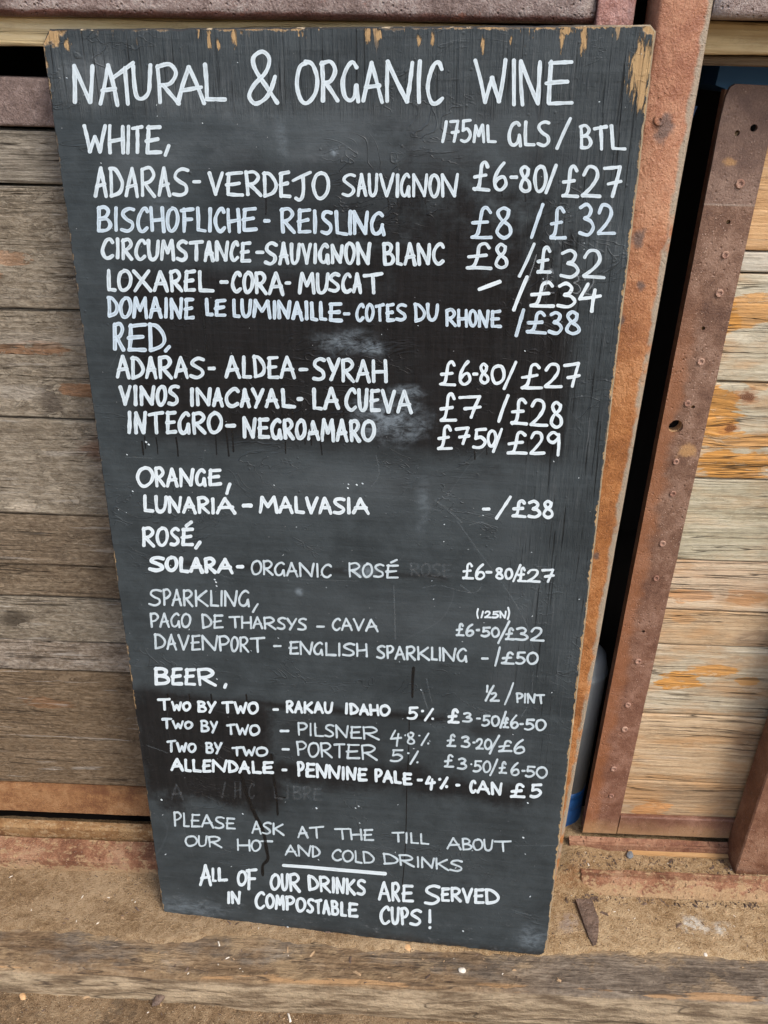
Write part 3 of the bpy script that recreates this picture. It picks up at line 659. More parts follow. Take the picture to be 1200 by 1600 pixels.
# scuffs round the lower edge and tiny paint flecks
lowd = b.mul(b.sm(b.add(b.Z, b.mul(b.sub(nB, .5), .04)), -BH+.02, -BH+.006), b.sm(nB, .4, .6))
col = b.mix(b.mul(lowd, .8), col, (.012, .010, .009))
lowp = b.mul(b.sm(b.Z, -BH+.10, -BH+.02), b.sm(b.noi((50, 50, 90), detail=6, rough=.75, off=(7, 0, 0)), .55, .72))
col = b.mix(b.mul(lowp, .35), col, (.25, .27, .28))
v1 = b.vor(95); vc = b.nt.nodes.new('ShaderNodeSeparateColor'); b.put(vc.inputs[0], b.vor(95, out='Color'))
fl = b.mul(b.sm(v1, .055, .03), b.sm(vc.outputs[0], .72, .74))
col = b.mix(b.mul(fl, .55), col, (.45, .47, .48))
v2 = b.vor(60, off=(5, 5, 5)); vc2 = b.nt.nodes.new('ShaderNodeSeparateColor'); b.put(vc2.inputs[0], b.vor(60, out='Color', off=(5, 5, 5)))
lump = b.mul(b.mul(b.sm(v2, .12, .03), b.sm(vc2.outputs[1], .75, .77)), .35)
scr = b.mul(b.sm(b.m('ABSOLUTE', b.sub(b.noi((5, 9, 3), detail=1, dist=.8, off=(1, 7, 3)), .5)), .0022, .0), b.sm(b.noi(6, off=(9, 9, 9)), .52, .6))
col = b.mix(b.mul(scr, .05), col, (.3, .33, .35))
rgh = b.sm(dark, 0, 1, .50, .36); rgh = b.mx(rgh, b.mul(chip, .85)); rgh = b.add(rgh, b.mul(b.sub(nB, .5), .22))
h = b.add(b.mul(nC, .10), b.add(b.mul(nB, .35), b.add(b.mul(hor, .25), b.mul(lump, .5))))
h = b.add(h, b.mul(b.mul(ggr, b.add(vert, b.mul(grv, -1.0))), 1.0)); h = b.add(h, b.mul(chip, -.6))
rdg = b.mul(b.sm(b.m('ABSOLUTE', b.sub(b.noi((11, 9, 24), detail=3, rough=.6, dist=1.2, off=(3, 1, 6)), .5)), .014, .0), b.sm(b.noi(7, off=(2, 9, 9)), .50, .60))
h = b.add(h, b.add(b.mul(rdg, .22), b.mul(b.mul(vert, dark), .25)))
b.put(b.p.inputs['Specular IOR Level'], b.sm(dark, 0, 1, .30, .17))
M_face = b.out(col, rgh, b.bump(h, .8, .0034))
b = NB('ply_edge', .85, .2); b.objcoords()
pn = b.mx(b.sm(b.noi(32, detail=5, rough=.7), .56, .62), b.mul(b.sm(b.X, .5, .6), .55))
M_edge = b.out(b.mix(pn, (.03, .03, .03), b.mix(b.noi((60, 200, 60), detail=3), (.24, .18, .11), (.58, .47, .31))), .85, b.bump(b.noi(300), .5, .001))
b = NB('ply_back', .9, .1); M_back = b.out((.25, .17, .09))
badd('board_panel', vs, fs, [M_face, M_edge, M_back], fm)

# --- hand lettering: every stroke a ribbon with round ends, laid on the face
GL = {
 'A': "0,0 .45,1 1,-.02;.12,.34 .86,.40", 'B': ".06,1 .1,0;~0,.97 .5,1.02 .82,.84 .62,.6 .14,.52;~.14,.52 .72,.5 1,.27 .72,.04 .08,0",
 'C': "~.98,.86 .78,1 .45,.93 .12,.62 .06,.3 .28,.04 .62,-.01 .98,.14", 'D': ".02,1 .1,0;~-.04,.98 .42,.95 .88,.66 1,.4 .74,.13 .08,0",
 'E': ".18,.98 .12,.02;.12,.95 .95,1.0;.04,.47 .82,.54;.12,.01 1,.03", 'F': ".22,.97 .2,-.02;0,.93 1,1;.2,.5 .85,.52",
 'G': "~.9,.88 .66,1 .3,.86 .03,.5 .12,.12 .42,0 .72,.12 .86,.42;.86,.42 .96,-.03", 'H': "0,1 .06,0;.94,1 1,-.02;.03,.42 .95,.5",
 'I': ".5,1 .5,0", '¬': "0,.66 .98,1.08;.60,.96 .76,0", 'J': "0,.70 1,1;~.58,.86 .64,.4 .55,.02 .38,-.1 .18,-.03", 'K': ".05,1 .08,0;.9,1 .1,.43;.2,.5 1,-.03",
 'L': ".1,1 .16,.03 1,0", 'M': "0,0 .12,1 .48,.36 .86,1 1,-.02", 'N': ".04,0 0,1 .84,.02 1,1",
 'O': "~.5,1 .16,.86 0,.46 .2,.06 .55,0 .9,.24 1,.62 .8,.94 .46,1.01", 'P': ".02,1 .12,0;~0,.96 .6,1.02 .98,.78 .66,.5 .12,.42",
 'R': ".02,1 .1,0;~0,.96 .55,1.03 .88,.8 .6,.54 .1,.45;.25,.47 1,-.02", 'S': "~.98,.93 .62,1 .22,.9 .12,.7 .45,.53 .84,.36 .88,.14 .5,0 0,.06",
 'T': "0,.91 1,1;.5,.95 .55,0", 'U': "~0,1 .03,.42 .18,.06 .52,0 .84,.2 .94,.6 1,1", 'V': "0,1 .48,0 1,1", 'W': "0,1 .28,0 .52,.6 .76,.02 1,1",
 'X': "0,1 1,0;.9,1 .05,0", 'Y': "0,1 .48,.42;1,1 .28,-.02",
 '&': "~1,.02 .62,.3 .2,.66 .14,.88 .42,1 .68,.86 .56,.62 .16,.36 .02,.16 .22,0 .54,.06 .76,.24 .88,.5",
 '0': "~.5,1 .16,.86 0,.46 .2,.06 .55,0 .9,.24 1,.62 .8,.94 .46,1.01", '1': ".75,1 .3,0", '2': "~.08,.74 .34,.98 .74,.94 .82,.66 .5,.32 .04,.02;.04,.02 1,.0",
 '3': "~.1,.9 .5,1 .82,.83 .66,.6 .36,.52 .74,.44 .96,.2 .6,-.02 0,.05", '4': ".4,1 .04,.34 1,.42;.72,.72 .6,-.28",
 '5': ".24,.97 .18,.54;.22,.97 .96,1;~.18,.54 .6,.6 .92,.35 .7,.08 .32,0 0,.06", '6': "~.8,1 .42,.76 .1,.38 .18,.06 .56,-.01 .92,.18 .8,.44 .42,.43 .16,.24",
 '7': "0,.94 .95,1 .52,0;.24,.42 1,.5", '8': "~.78,.88 .46,1 .14,.82 .36,.58 .82,.36 .88,.1 .46,-.01 .08,.15 .26,.42 .7,.66 .8,.88",
 '9': "~.86,.86 .45,1 .08,.8 .14,.58 .5,.5 .86,.76;~.9,.92 .86,.4 .8,-.08", '£': "~.92,.84 .74,1 .52,.9 .44,.5 .32,.12 .06,.02;.04,.02 .98,.0;.08,.46 .78,.52",
 '-': "0,.5 1,.5", '/': "1,1 0,0", '%': ".0,.84 .05,.84;1,1 .25,-.05;.94,.1 .98,.1", ',': "1,1 0,0", '.': ".5,0 .52,0", '!': ".5,1 .45,.32;.45,0 .5,0",
 '(': "~1,1 .1,.5 .8,0", ')': "~.2,1 .95,.5 0,-.1", '½': ".18,1 .12,.6;.62,1 .05,-.02;~.48,.46 .74,.5 .76,.32 .4,0;.4,0 1,.0",
 'É': ".18,.98 .12,.02;.12,.95 .95,1.0;.04,.47 .82,.54;.12,.01 1,.03;.42,1.2 .85,1.42", '_': "0,0 1,0"}
GP = {}
for ch, s_ in GL.items():
    L = []
    for st in s_.split(';'):
        sm_ = st.startswith('~'); pts = [tuple(map(float, p_.split(','))) for p_ in st.lstrip('~').split()]; L.append((sm_, pts))
    GP[ch] = L
def catmull(pts, n=5):
    P_ = [pts[0]]+list(pts)+[pts[-1]]; out = []
    for i in range(1, len(P_)-2):
        p0, p1, p2, p3 = P_[i-1:i+3]
        for k in range(n):
            t = k/n
            out.append(tuple(.5*((2*p1[j])+(-p0[j]+p2[j])*t+(2*p0[j]-5*p1[j]+4*p2[j]-p3[j])*t*t+(-p0[j]+3*p1[j]-3*p2[j]+p3[j])*t**3) for j in (0, 1)))
    out.append(tuple(pts[-1])); return out
class Ink:
    def __init__(s): s.v, s.f, s.uv, s.k = [], [], [], 0
    def stroke(s, pts, wd, taper=0.0, lift=0):
        """pts in picture units on the board's face, mapped onto the real face"""
        s.k += 1; z = -(.00022+.000025*(s.k % 14)+lift)
        n = len(pts)
        if n == 2:
            a, c = pts; pts = [(a[0]+(c[0]-a[0])*t/4, a[1]+(c[1]-a[1])*t/4) for t in range(5)]; n = 5
        base = len(s.v); sd_ = random.random()*100
        rows = []; dist = 0
        def nrm(i):
            a = pts[max(0, i-1)]; c = pts[min(n-1, i+1)]; dx, dy = c[0]-a[0], c[1]-a[1]; L = math.hypot(dx, dy) or 1; return dx/L, dy/L
        prev = None
        seq = []
        dx, dy = nrm(0)
        for a_ in (80, 55, 28): r2 = R(a_); seq.append((pts[0][0]-dx*math.sin(r2)*wd/2, pts[0][1]-dy*math.sin(r2)*wd/2, dx, dy, math.cos(r2)))
        for i in range(n):
            dx, dy = nrm(i); seq.append((pts[i][0], pts[i][1], dx, dy, 1.0))
        for a_ in (28, 55, 80): r2 = R(a_); seq.append((pts[-1][0]+dx*math.sin(r2)*wd/2, pts[-1][1]+dy*math.sin(r2)*wd/2, dx, dy, math.cos(r2)))
        for i, (x, y, dx, dy, k) in enumerate(seq):
            t = i/(len(seq)-1)
            if prev: dist += math.hypot(x-prev[0], y-prev[1])
            prev = (x, y)
            ww = wd/2*k*(1+.30*nz(dist*.10+sd_, sd_))*(1-taper*t)
            for side_, u in ((-1, 0), (-.45, .28), (.45, .72), (1, 1)):
                px = x-dy*ww*side_; py = y+dx*ww*side_
                U, W_ = uv(px, py); s.v.append((U, z-.00001*t, W_)); s.uv.append((dist*.1+sd_, u))
        for i in range(len(seq)-1):
            for j in range(3):
                a = base+i*4+j; s.f.append((a, a+1, a+5, a+4))
    def glyph(s, ch, xl, xr, tb, wd, jit=.022):
        sl_ = random.uniform(-.05, .05); dy_ = random.uniform(-.02, .02)
        """tb(x) gives (top, base) of the line at x"""
        hs = 1.0; ov = 0
        if ch.islower(): hs = .76; ch = ch.upper()
        for smooth_, pts in GP[ch]:
            P_ = []
            for gx, gy in pts:
                gx += random.uniform(-jit, jit); gy += random.uniform(-jit, jit)
                x = xl+gx*(xr-xl); t_, bs = tb(x); P_.append((x+sl_*(gy-.5)*(bs-t_)*.6, bs-(gy*hs+dy_)*(bs-t_)))
            if smooth_: s.stroke(catmull(P_), wd)
            else:
                for a, c in zip(P_, P_[1:]):
                    bow = random.uniform(-.02, .02); mx_, my_ = (a[0]+c[0])/2-(c[1]-a[1])*bow, (a[1]+c[1])/2+(c[0]-a[0])*bow
                    s.stroke(catmull([a, (mx_, my_), c], 3), wd*random.uniform(.93, 1.07))
    def build(s, name, mat, smooth=False):
        o = badd(name, s.v, s.f, mat, uvs=s.uv); return o
def ink_mat(name, c, alpha=.95, wear=.25, edge=.5):
    b = NB(name, .55, .4); t = b.nt.nodes.new('ShaderNodeUVMap'); b.P = t.outputs[0]; b.sep(b.P)
    ac = b.m('ABSOLUTE', b.sub(b.Y, .5)); ed = b.sm(ac, .22, .46)
    st = b.noi((.9, 7, 1), detail=3, rough=.6); st2 = b.noi((.35, 1.2, 1), detail=3, off=(7, 3, 0))
    thin = b.mul(b.sm(b.add(b.mul(st, .6), b.mul(st2, .5)), .50, .72), wear); thin = b.mul(thin, b.sub(1.0, b.mul(ed, edge)))
    g = b.nt.nodes.new('ShaderNodeTexCoord'); gn = b.noi(34, detail=4, rough=.7, v=g.outputs['Object'])
    thin = b.add(thin, b.mul(b.sm(gn, .60, .72), wear*.5))
    al = b.m('SUBTRACT', alpha, thin, clamp=True)
    b.put(b.p.inputs['Alpha'], al)
    col = b.mix(b.mul(ed, edge), tuple(x*.86 for x in c), c)
    return b.out(col, .5)
I_white = ink_mat('white_paint_marker', (.70, .79, .83), 1.0, .24)
I_norm = ink_mat('white_chalk_paint', (.64, .74, .79), .97, .32)
I_thin = ink_mat('thin_white_marker', (.61, .71, .755), .93, .38)
I_worn = ink_mat('worn_blue_white_paint', (.57, .69, .78), .95, .34, .8)
I_ghost = ink_mat('wiped_ghost_writing', (.30, .33, .35), .10, .08)
I_black = ink_mat('black_paint_run', (.006, .006, .006), .9, .25)

CR_ = dict(A=(90, 70, 2.857), B=(500, 70, 2.4), C=(130, 300, 2.857), D=(520, 300, 2.609), E=(150, 490, 3.0), F=(500, 490, 2.791), G=(190, 710, 2.667), H=(560, 740, 3.529),
           I=(210, 900, 2.927), J=(230, 1070, 3.636), K=(540, 1050, 3.529), L=(250, 1240, 3.871), M=(540, 1240, 3.636), P=(0, 0, 1))
# line by line: material, stroke width, then  view | text | left edge of each letter ... right end | top,base at left, top,base at right
TXT = [
('heading_line', I_norm, 8.2, "A|N|68 165|88 265;A|A|184 276|88 272;A|¬|236 345|92 270;A|U|334 424|88 250;A|R|440 548|84 262;A|A|530 662|88 262;A|L|645 750|82 250;A|&|850 990|25 265;A|O|1060 1165|70 265;B|RGANIC|0 78 158 245 358 396 464|62 212 62 226;B|WINE|580 712 750 842 952|52 226 58 226"),
('handwritten_line', I_norm, 7.6, "A|WHITE|112 226 306 330 388 467|358 488 358 488;A|,|480 498|445 500"),
('handwritten_line', I_norm, 6.0, "B|175ml|452 485 526 574 622 662|282 368 278 366"),
('handwritten_line', I_norm, 6.6, "B|GLS|703 762 812 865|285 380 285 382;B|/|885 943|272 398;B|BTL|972 1024 1084 1148|302 392 298 395"),
('handwritten_line', I_norm, 7.0, "A|ADARAS|165 230 302 370 448 512 588|545 680 548 676;A|-|603 640|600 622;A|VERDEJO|672 745 836 916 986 1045 1137 1215|565 670 565 690"),
('handwritten_line', I_norm, 6.4, "B|SAUVIGNON|82 138 180 222 284 300 345 408 454 520|482 568 482 574"),
('handwritten_line', I_norm, 7.0, "B|£6|572 644 706|436 548 438 548;B|-|712 742|488 505 ;B|80|744 800 852|448 552 455 556;B|/|842 890|445 560;B|£27|903 978 1062 1132|450 572 450 572"),
('handwritten_line', I_worn, 7.2, "C|BISCHOFLICHE|60 134 166 238 298 370 434 502 556 582 642 706 777|64 180 70 178;C|-|805 835|122 136;C|REI|880 952 1024 1044|70 184 78 185;P|SLING|501 522 545 551 578 602|328 366 330 368"),
('handwritten_line', I_worn, 6.8, "D|£8|560 660 737|55 190 58 188;D|/|805 862|45 188;D|£|880 952|58 192;D|32|1000 1075 1152|48 176 44 172"),
('handwritten_line', I_norm, 7.2, "C|CIRCUMSTANCE|78 142 170 228 286 346 414 472 540 590 654 700 750|205 300 222 314;C|-|770 808|262 276;C|SAUVIGN|808 872 924 974 1026 1050 1106 1162|222 326 232 318;P|ON|538 557 580|378 413 378 414;D|BLANC|203 256 290 345 404 456|205 298 208 298"),
('handwritten_line', I_norm, 6.8, "D|£8|540 656 720|205 315 208 314;D|/|757 825|205 345;D|£|828 893|224 335;D|32|925 1014 1108|232 348 234 352"),
('handwritten_line', I_norm, 7.2, "C|LOXAREL|105 152 222 312 386 448 508 585|345 444 350 446;C|-|610 648|394 410;C|CORA|660 712 766 826 898|354 450 360 462;C|-|900 928|400 412;C|MU|962 1040 1098|358 455 362 456;P|SCAT|513 533 551 567 599|426 457 426 459"),
('handwritten_line', I_white, 6.8, "D|/|732 797|340 483;D|£|800 908|362 468;D|34|912 998 1097|370 474 370 466"),
('handwritten_line', I_worn, 7.2, "C|DOMAINE|108 162 222 294 358 388 448 497|465 560 472 568;C|LE|543 584 640|475 555 478 555;C|LUMINAILLE|665 704 756 844 868 932 986 1012 1052 1092 1158|475 558 494 580"),
('handwritten_line', I_worn, 6.4, "D|-|42 70|490 504;D|COTES|92 132 172 214 256 302|454 528 456 528;D|DU|330 382 432|452 530 456 526;D|RHONE|458 508 553 592 640 688|476 546 482 556"),
('handwritten_line', I_worn, 6.8, "D|/|742 785|475 590;D|£38|787 878 944 1014|482 574 486 582"),
('handwritten_line', I_worn, 7.6, "E|RED|80 142 246 328|42 172 44 180;E|,|325 345|148 182"),
('handwritten_line', I_norm, 7.2, "E|ADARAS|95 164 232 292 366 438 512|196 305 205 306;E|-|522 560|250 264;E|ALDEA|605 682 736 800 862 936|195 302 196 304;E|-|950 994|256 268;P|SYRAH|488 511 533 556 581 605|558 594 562 598"),
('handwritten_line', I_white, 6.2, "F|£6|520 600 662|205 316 205 312;F|-|665 690|256 270;F|80|692 745 808|212 308 228 308;F|/|800 858|205 330;F|£27|870 976 1062 1135|215 328 212 322"),
('handwritten_line', I_norm, 7.4, "E|VINOS|108 170 206 282 336 392|336 430 334 432;E|INACAYAL|438 468 546 602 676 728 792 862 936|346 434 350 444;E|-|942 970|394 406;P|LA|487 506 531|606 640 604 640;P|CUEVA|538 559 577 596 620 645|606 642 610 646"),
('handwritten_line', I_white, 6.4, "F|£|518 598|345 470;F|7|605 705|355 455;F|/|775 825|352 472;F|£28|828 912 1000 1064|366 485 380 498"),
('handwritten_line', I_norm, 7.4, "E|INTEGRO|138 180 242 324 384 450 522 593|456 562 462 566;E|-|608 655|518 532;E|NEGROA|688 756 818 878 934 990 1050|482 582 500 594;P|MARO|501 525 546 565 587|654 690 657 690"),
('handwritten_line', I_white, 6.0, "F|£|508 580|486 594;F|7|590 655|494 572;F|5|665 730|500 590;F|0|728 772|508 582;F|/|750 798|500 606;F|£29|812 912 986 1054|512 616 514 614"),
('handwritten_line', I_white, 6.8, "G|ORANGE|62 138 186 240 306 358 418|52 138 60 130;G|,|438 452|118 166"),
('handwritten_line', I_white, 6.8, "G|LUNARIA|88 138 194 254 315 372 394 478|168 240 182 250;G|-|502 546|208 218;G|MALVASIA|572 654 718 765 822 880 936 962 1034|172 244 180 250"),
('handwritten_line', I_white, 6.4, "H|-|684 726|188 202;H|/|757 845|126 250;H|£38|843 932 1012 1080|145 242 146 248"),
('handwritten_line', I_white, 6.8, "G|ROSÉ|85 144 200 246 302|302 384 306 382;G|,|308 328|360 395"),
('handwritten_line', I_white, 7.4, "G|SOLARA|112 182 238 284 344 398 468|422 486 432 498;G|-|478 510|462 474"),
('handwritten_line', I_thin, 4.4, "G|ORGANIC|540 588 636 686 740 806 830 876|440 502 456 514;G|ROSÉ|945 1002 1050 1098 1156|450 512 458 516"),
('handwritten_line', I_white, 4.8, "H|£6|570 640 702|490 582 496 584;H|-|700 738|536 550;H|80|752 806 852|514 582 522 584;H|/|848 900|498 600;H|£|874 926|516 598;H|27|925 1008 1082|525 598 524 602"),
('handwritten_line', I_thin, 4.6, "I|SPARKLING|65 130 172 222 274 342 392 410 474 530|58 136 66 140;I|,|542 565|125 168"),
('handwritten_line', I_thin, 4.4, "I|PAGO|72 116 165 214 260|166 236 170 234;I|DE|308 358 408|172 240 176 240;I|THARSYS|432 488 540 590 652 696 746 790|180 236 192 250;I|-|832 870|226 236;I|CAVA|903 946 1000 1056 1116|190 248 196 254"),
('handwritten_line', I_white, 3.6, "H|(|650 664|742 798;H|125N|672 694 734 778 816|756 796 756 798;H|)|820 836|735 800"),
('handwritten_line', I_thin, 4.8, "H|£6|535 588 640|820 896 828 898;H|-|648 670|856 868;H|50|676 732 780|842 900 846 904;H|/|768 835|812 940;H|£|806 862|850 918;H|32|864 944 1026|846 918 846 924"),
('handwritten_line', I_thin, 4.6, "I|DAVENPORT|90 148 198 256 308 386 440 480 528 598|262 334 280 350;I|-|636 672|314 326;I|ENGLISH|705 756 818 868 928 950 1014 1066|296 358 308 370;H|SPARKLING|98 154 200 262 322 398 440 462 542 602|944 1020 962 1038"),
('handwritten_line', I_thin, 4.8, "H|-|678 718|1012 1026;H|/|750 785|952 1060;H|£50|785 864 928 992|980 1050 984 1054"),
('handwritten_line', I_white, 6.6, "I|BEER|90 166 226 286 376|416 496 424 504;I|,|412 420|490 514"),
('handwritten_line', I_thin, 4.4, "K|½|765 850|72 160;K|/|872 928|62 182;K|PINT|940 982 1000 1050 1100|112 168 122 176"),
('handwritten_line', I_white, 5.4, "J|Two|58 136 200 250|72 144 84 150;J|BY|285 340 392|90 154 92 162;J|TWO|422 492 570 634|92 160 98 166;J|-|712 748|134 146;J|RAKAU|787 836 888 946 1004 1056|88 158 98 162;P|IDAHO|538 546 561 577 593 610|1098 1116 1101 1119"),
('handwritten_line', I_white, 5.0, "K|5|338 402|192 262;K|%|418 486|200 268"),
('handwritten_line', I_white, 6.0, "K|£|560 628|204 284"),
('handwritten_line', I_thin, 4.6, "K|3|645 700|222 278;K|-|720 745|250 262;K|50|750 802 850|236 298 240 300;K|/|850 888|215 308;K|£|866 902|248 308;K|6|903 956|236 312;K|-|958 982|280 292;K|50|985 1046 1106|256 322 262 326"),
('handwritten_line', I_norm, 4.8, "J|Two|82 142 210 260|186 250 194 252;J|BY|302 356 402|200 266 206 276;J|TWO|450 502 580 642|220 282 226 290;J|-|754 808|256 268"),
('handwritten_line', I_thin, 4.0, "P|PILSNER|465 482 490 507 524 546 566 593|1128 1149 1136 1156;K|4|245 310|318 392;K|.|326 332|340 348;K|8|335 386|330 400;K|%|402 462|336 404"),
('handwritten_line', I_thin, 4.6, "K|£|555 610|342 412;K|3|635 690|352 416;K|-|700 716|384 392;K|20|716 764 808|364 426 368 428;K|/|790 850|348 456;K|£|838 922|374 440;K|6|922 994|370 452"),
('handwritten_line', I_norm, 4.8, "J|Two|110 166 230 280|310 382 316 384;J|BY|330 380 426|324 386 328 396;J|TWO|480 540 616 688|348 404 352 406;J|-|764 810|360 372"),
('handwritten_line', I_thin, 4.2, "P|PORTER|463 481 500 521 540 564 590|1158 1181 1164 1188;K|5|245 320|426 496;K|%|340 402|432 508"),
('handwritten_line', I_thin, 4.4, "K|£|540 598|452 524;K|3|615 672|472 536;K|.|690 696|495 508;K|50|702 756 802|486 552 490 556;K|/|795 840|478 570;K|£|842 890|492 560;K|6|906 962|498 572;K|-|970 992|538 550;K|50|990 1050 1114|514 578 522 588"),
('handwritten_line', I_white, 5.8, "J|ALLENDALE|135 210 254 312 368 458 520 590 652 720|416 490 436 506;J|-|764 796|476 490;P|PENNINE|464 477 494 513 533 541 558 574|1189 1213 1201 1221;K|PALE|160 206 264 312 368|532 604 556 624;K|-|394 425|588 602;K|4|438 496|572 636;K|%|512 565|576 642;K|-|606 632|616 630;K|CAN|682 724 802 864|594 666 610 682;K|£|903 992|614 694;K|5|1015 1086|616 692"),
('handwritten_line', I_thin, 4.0, "L|PLEASE|82 136 184 250 330 396 457|106 196 146 216;L|ASK|555 618 678 752|164 242 180 250;L|AT|832 900 990|196 268 196 270;P|THE|522 547 567 584|1293 1311 1296 1314;M|TILL|262 334 362 420 475|212 274 230 290;M|ABOUT|575 660 722 784 842 942|246 316 266 330"),
('handwritten_line', I_thin, 4.0, "L|OUR|150 230 290 376|252 318 256 326;L|HO|465 550 612|270 342 280 350;L|-|604 684|276 300;L|AND|755 834 918 970|306 372 314 386;P|COLD|518 535 553 567 585|1326 1344 1331 1351;M|DRINKS|212 302 396 430 508 590 668|336 400 378 444"),
('handwritten_line', I_white, 5.8, "L|A|238 315|430 555;L|LL|312 346 410|445 535 450 525;L|O|465 528|466 560;L|F|520 588|452 578;L|OUR|665 732 782 852|482 580 486 596;P|DRINKS|481 499 518 525 540 557 572|1367 1392 1374 1399;M|ARE|185 260 316 388|494 604 520 618;M|S|445 540|516 628;M|ERVED|540 596 662 726 792 874|530 610 542 632"),
('handwritten_line', I_white, 5.8, "L|IN|405 430 488|592 664 590 670;L|C|572 636|592 698;P|OMPOSTABLE|415 430 446 462 479 492 504 517 531 543 560|1396 1419 1411 1434;M|CUPS|192 258 312 364 434|634 742 658 750;M|!|472 486|655 766"),
]
for nm, mat_, wd, items in TXT:
    for it in items.split(';'):
        ink = Ink(); wd_ = wd; wd = wd*(.77 if mat_ is not I_thin else .72)
        cr_, tx, xs_, ys_ = [s_.strip() if k != 1 else s_ for k, s_ in enumerate(it.split('|'))]
        ox, oy, sc_ = CR_[cr_]; xs_ = [ox+float(v_)/sc_ for v_ in xs_.split()]; ys_ = [oy+float(v_)/sc_ for v_ in ys_.split()]
        if len(ys_) == 2: ys_ = ys_*2
        X0, X1 = xs_[0], xs_[-1]; H_ = ys_[1]-ys_[0]
        def tb(x, X0=X0, X1=X1, Y=ys_):
            t = (x-X0)/max(1e-3, X1-X0); return Y[0]+(Y[2]-Y[0])*t, Y[1]+(Y[3]-Y[1])*t
        for k, ch in enumerate(tx):
            xl, xr = xs_[k], xs_[k+1]
            gap = 0 if k == len(tx)-1 else min((xr-xl)*.2, H_*.06)
            ins = min(wd*.38, (xr-xl)*.3)
            if ch in 'I1,.!': ins = wd*.1
            if ch == '-': ins = wd*.4
            def tb2(x, tb=tb, ch=ch):
                t_, b_ = tb(x)
                if b_-t_ < wd*1.2: return t_, b_
                return t_+wd*.38, b_-wd*.38
            ink.glyph(ch, xl+ins, xr-gap-ins*(.7 if gap else 1), tb2, wd, .022 if ch not in '-/' else .03)
        wd = wd_; ink.build('handwritten_word' if nm != 'heading_line' else 'heading_word', mat_)
# the long dash for the muscat row and the rule under "cold drinks"
k = Ink(); k.stroke([(749, 452), (765, 446), (781, 440)], 5.6); k.build('handwritten_dash', I_white)
k = Ink(); k.stroke([(443, 1352), (480, 1354.5), (530, 1359), (602, 1365)], 5.0); k.build('ruled_line', I_white)
# wiped ghosts of older writing
def ghost(tx, x0, x1, t0, b0, t1, b1, wd, mt=None):
    g = Ink()
    n = len(tx)
    for i, ch in enumerate(tx):
        if ch == ' ': continue
        a = x0+(x1-x0)*i/n; c = x0+(x1-x0)*(i+.8)/n
        g.glyph(ch, a, c, lambda x: (t0+(t1-t0)*(x-x0)/(x1-x0), b0+(b1-b0)*(x-x0)/(x1-x0)), wd)
    g.build('wiped_writing', mt or I_ghost)
ghost('ROSE', 642, 708, 880, 898, 882, 901, 3.2); ghost('LIBRE', 428, 505, 1226, 1246, 1232, 1250, 3.2); ghost('A', 268, 290, 1226, 1248, 1226, 1248, 3); ghost('1 H C', 345, 400, 1222, 1245, 1224, 1246, 2.6)
I_sm = ink_mat('smeared_price', (.42, .46, .48), .36, .35)
ghost('/', 824, 842, 398, 440, 398, 440, 1.8, I_sm); ghost('£', 845, 872, 420, 456, 420, 456, 1.8, I_sm); ghost('32', 890, 935, 428, 456, 432, 462, 1.8, I_sm)
# black paint runs and cracks
def run(pts, w0, tp=.5):
    d = Ink(); d.stroke(catmull([(x+random.uniform(-.6, .6), y) for x, y in pts], 4), w0, tp); d.build('paint_drip', I_black)
run([(368, 1180), (378, 1215), (389, 1250), (402, 1280), (411, 1300), (416, 1325), (418, 1342), (411, 1352), (411, 1366)], 6.5, .35)
run([(424, 1180), (428, 1215), (432, 1240), (434, 1272)], 5, .4); run([(432, 1245), (446, 1246)], 3)
run([(646, 1044), (645, 1065), (645, 1088)], 5.5, .5)
run([(640, 1120), (639, 1170), (636, 1230), (634, 1300), (631, 1350), (628, 1385)], 1.6, .2)
run([(306, 420), (311, 450), (316, 480), (322, 530), (324, 590)], 4, .4); run([(416, 305), (416, 322), (416, 334)], 3.5)
for x, y, l in ((358, 640, 65), (353, 670, 42), (333, 655, 55), (440, 640, 68), (456, 632, 40), (470, 626, 68), (483, 655, 40), (500, 680, 30), (226, 682, 18), (222, 690, 20), (244, 684, 25), (275, 684, 28), (535, 625, 25), (605, 305, 22), (621, 308, 14), (640, 308, 14), (664, 306, 12), (784, 296, 10), (820, 300, 14), (876, 306, 9), (741, 705, 12), (760, 700, 10), (296, 1085, 14), (330, 1085, 22), (385, 1085, 20), (262, 1085, 18)):
    run([(x, y), (x+l*.07, y+l*.5), (x+l*.1, y+l)], random.uniform(2.0, 3.4), .2)
# chalk scratches and flecks
I_scr = ink_mat('chalk_scratch', (.34, .39, .41), .13, .12)
def scr_(pts, w_): s2 = Ink(); s2.stroke(catmull([(x+random.uniform(-.5, .5), y+random.uniform(-.5, .5)) for x, y in pts], 3), w_, .4); s2.build('chalk_scratch', I_scr)
scr_([(681, 782), (700, 796), (722, 816)], 3); scr_([(715, 815), (740, 850), (770, 890), (800, 935), (822, 975), (832, 1010), (836, 1040)], 2)
scr_([(733, 820), (755, 815)], 2); scr_([(748, 807), (768, 803)], 2); scr_([(690, 915), (730, 925), (748, 922), (753, 905)], 1.5); scr_([(660, 918), (680, 914)], 1.6); scr_([(720, 914), (735, 926)], 3)
scr_([(658, 1076), (668, 1108)], 3); scr_([(666, 1060), (674, 1096)], 2); scr_([(833, 1050), (832, 1082)], 1.4); scr_([(815, 1120), (823, 1105)], 2)
scr_([(588, 712), (592, 740), (580, 760)], 2); scr_([(230, 1165), (250, 1172), (262, 1176)], 1.6); scr_([(800, 1421), (830, 1430)], 2); scr_([(845, 1322), (870, 1320)], 1.6); scr_([(806, 1322), (840, 1320)], 1.2)
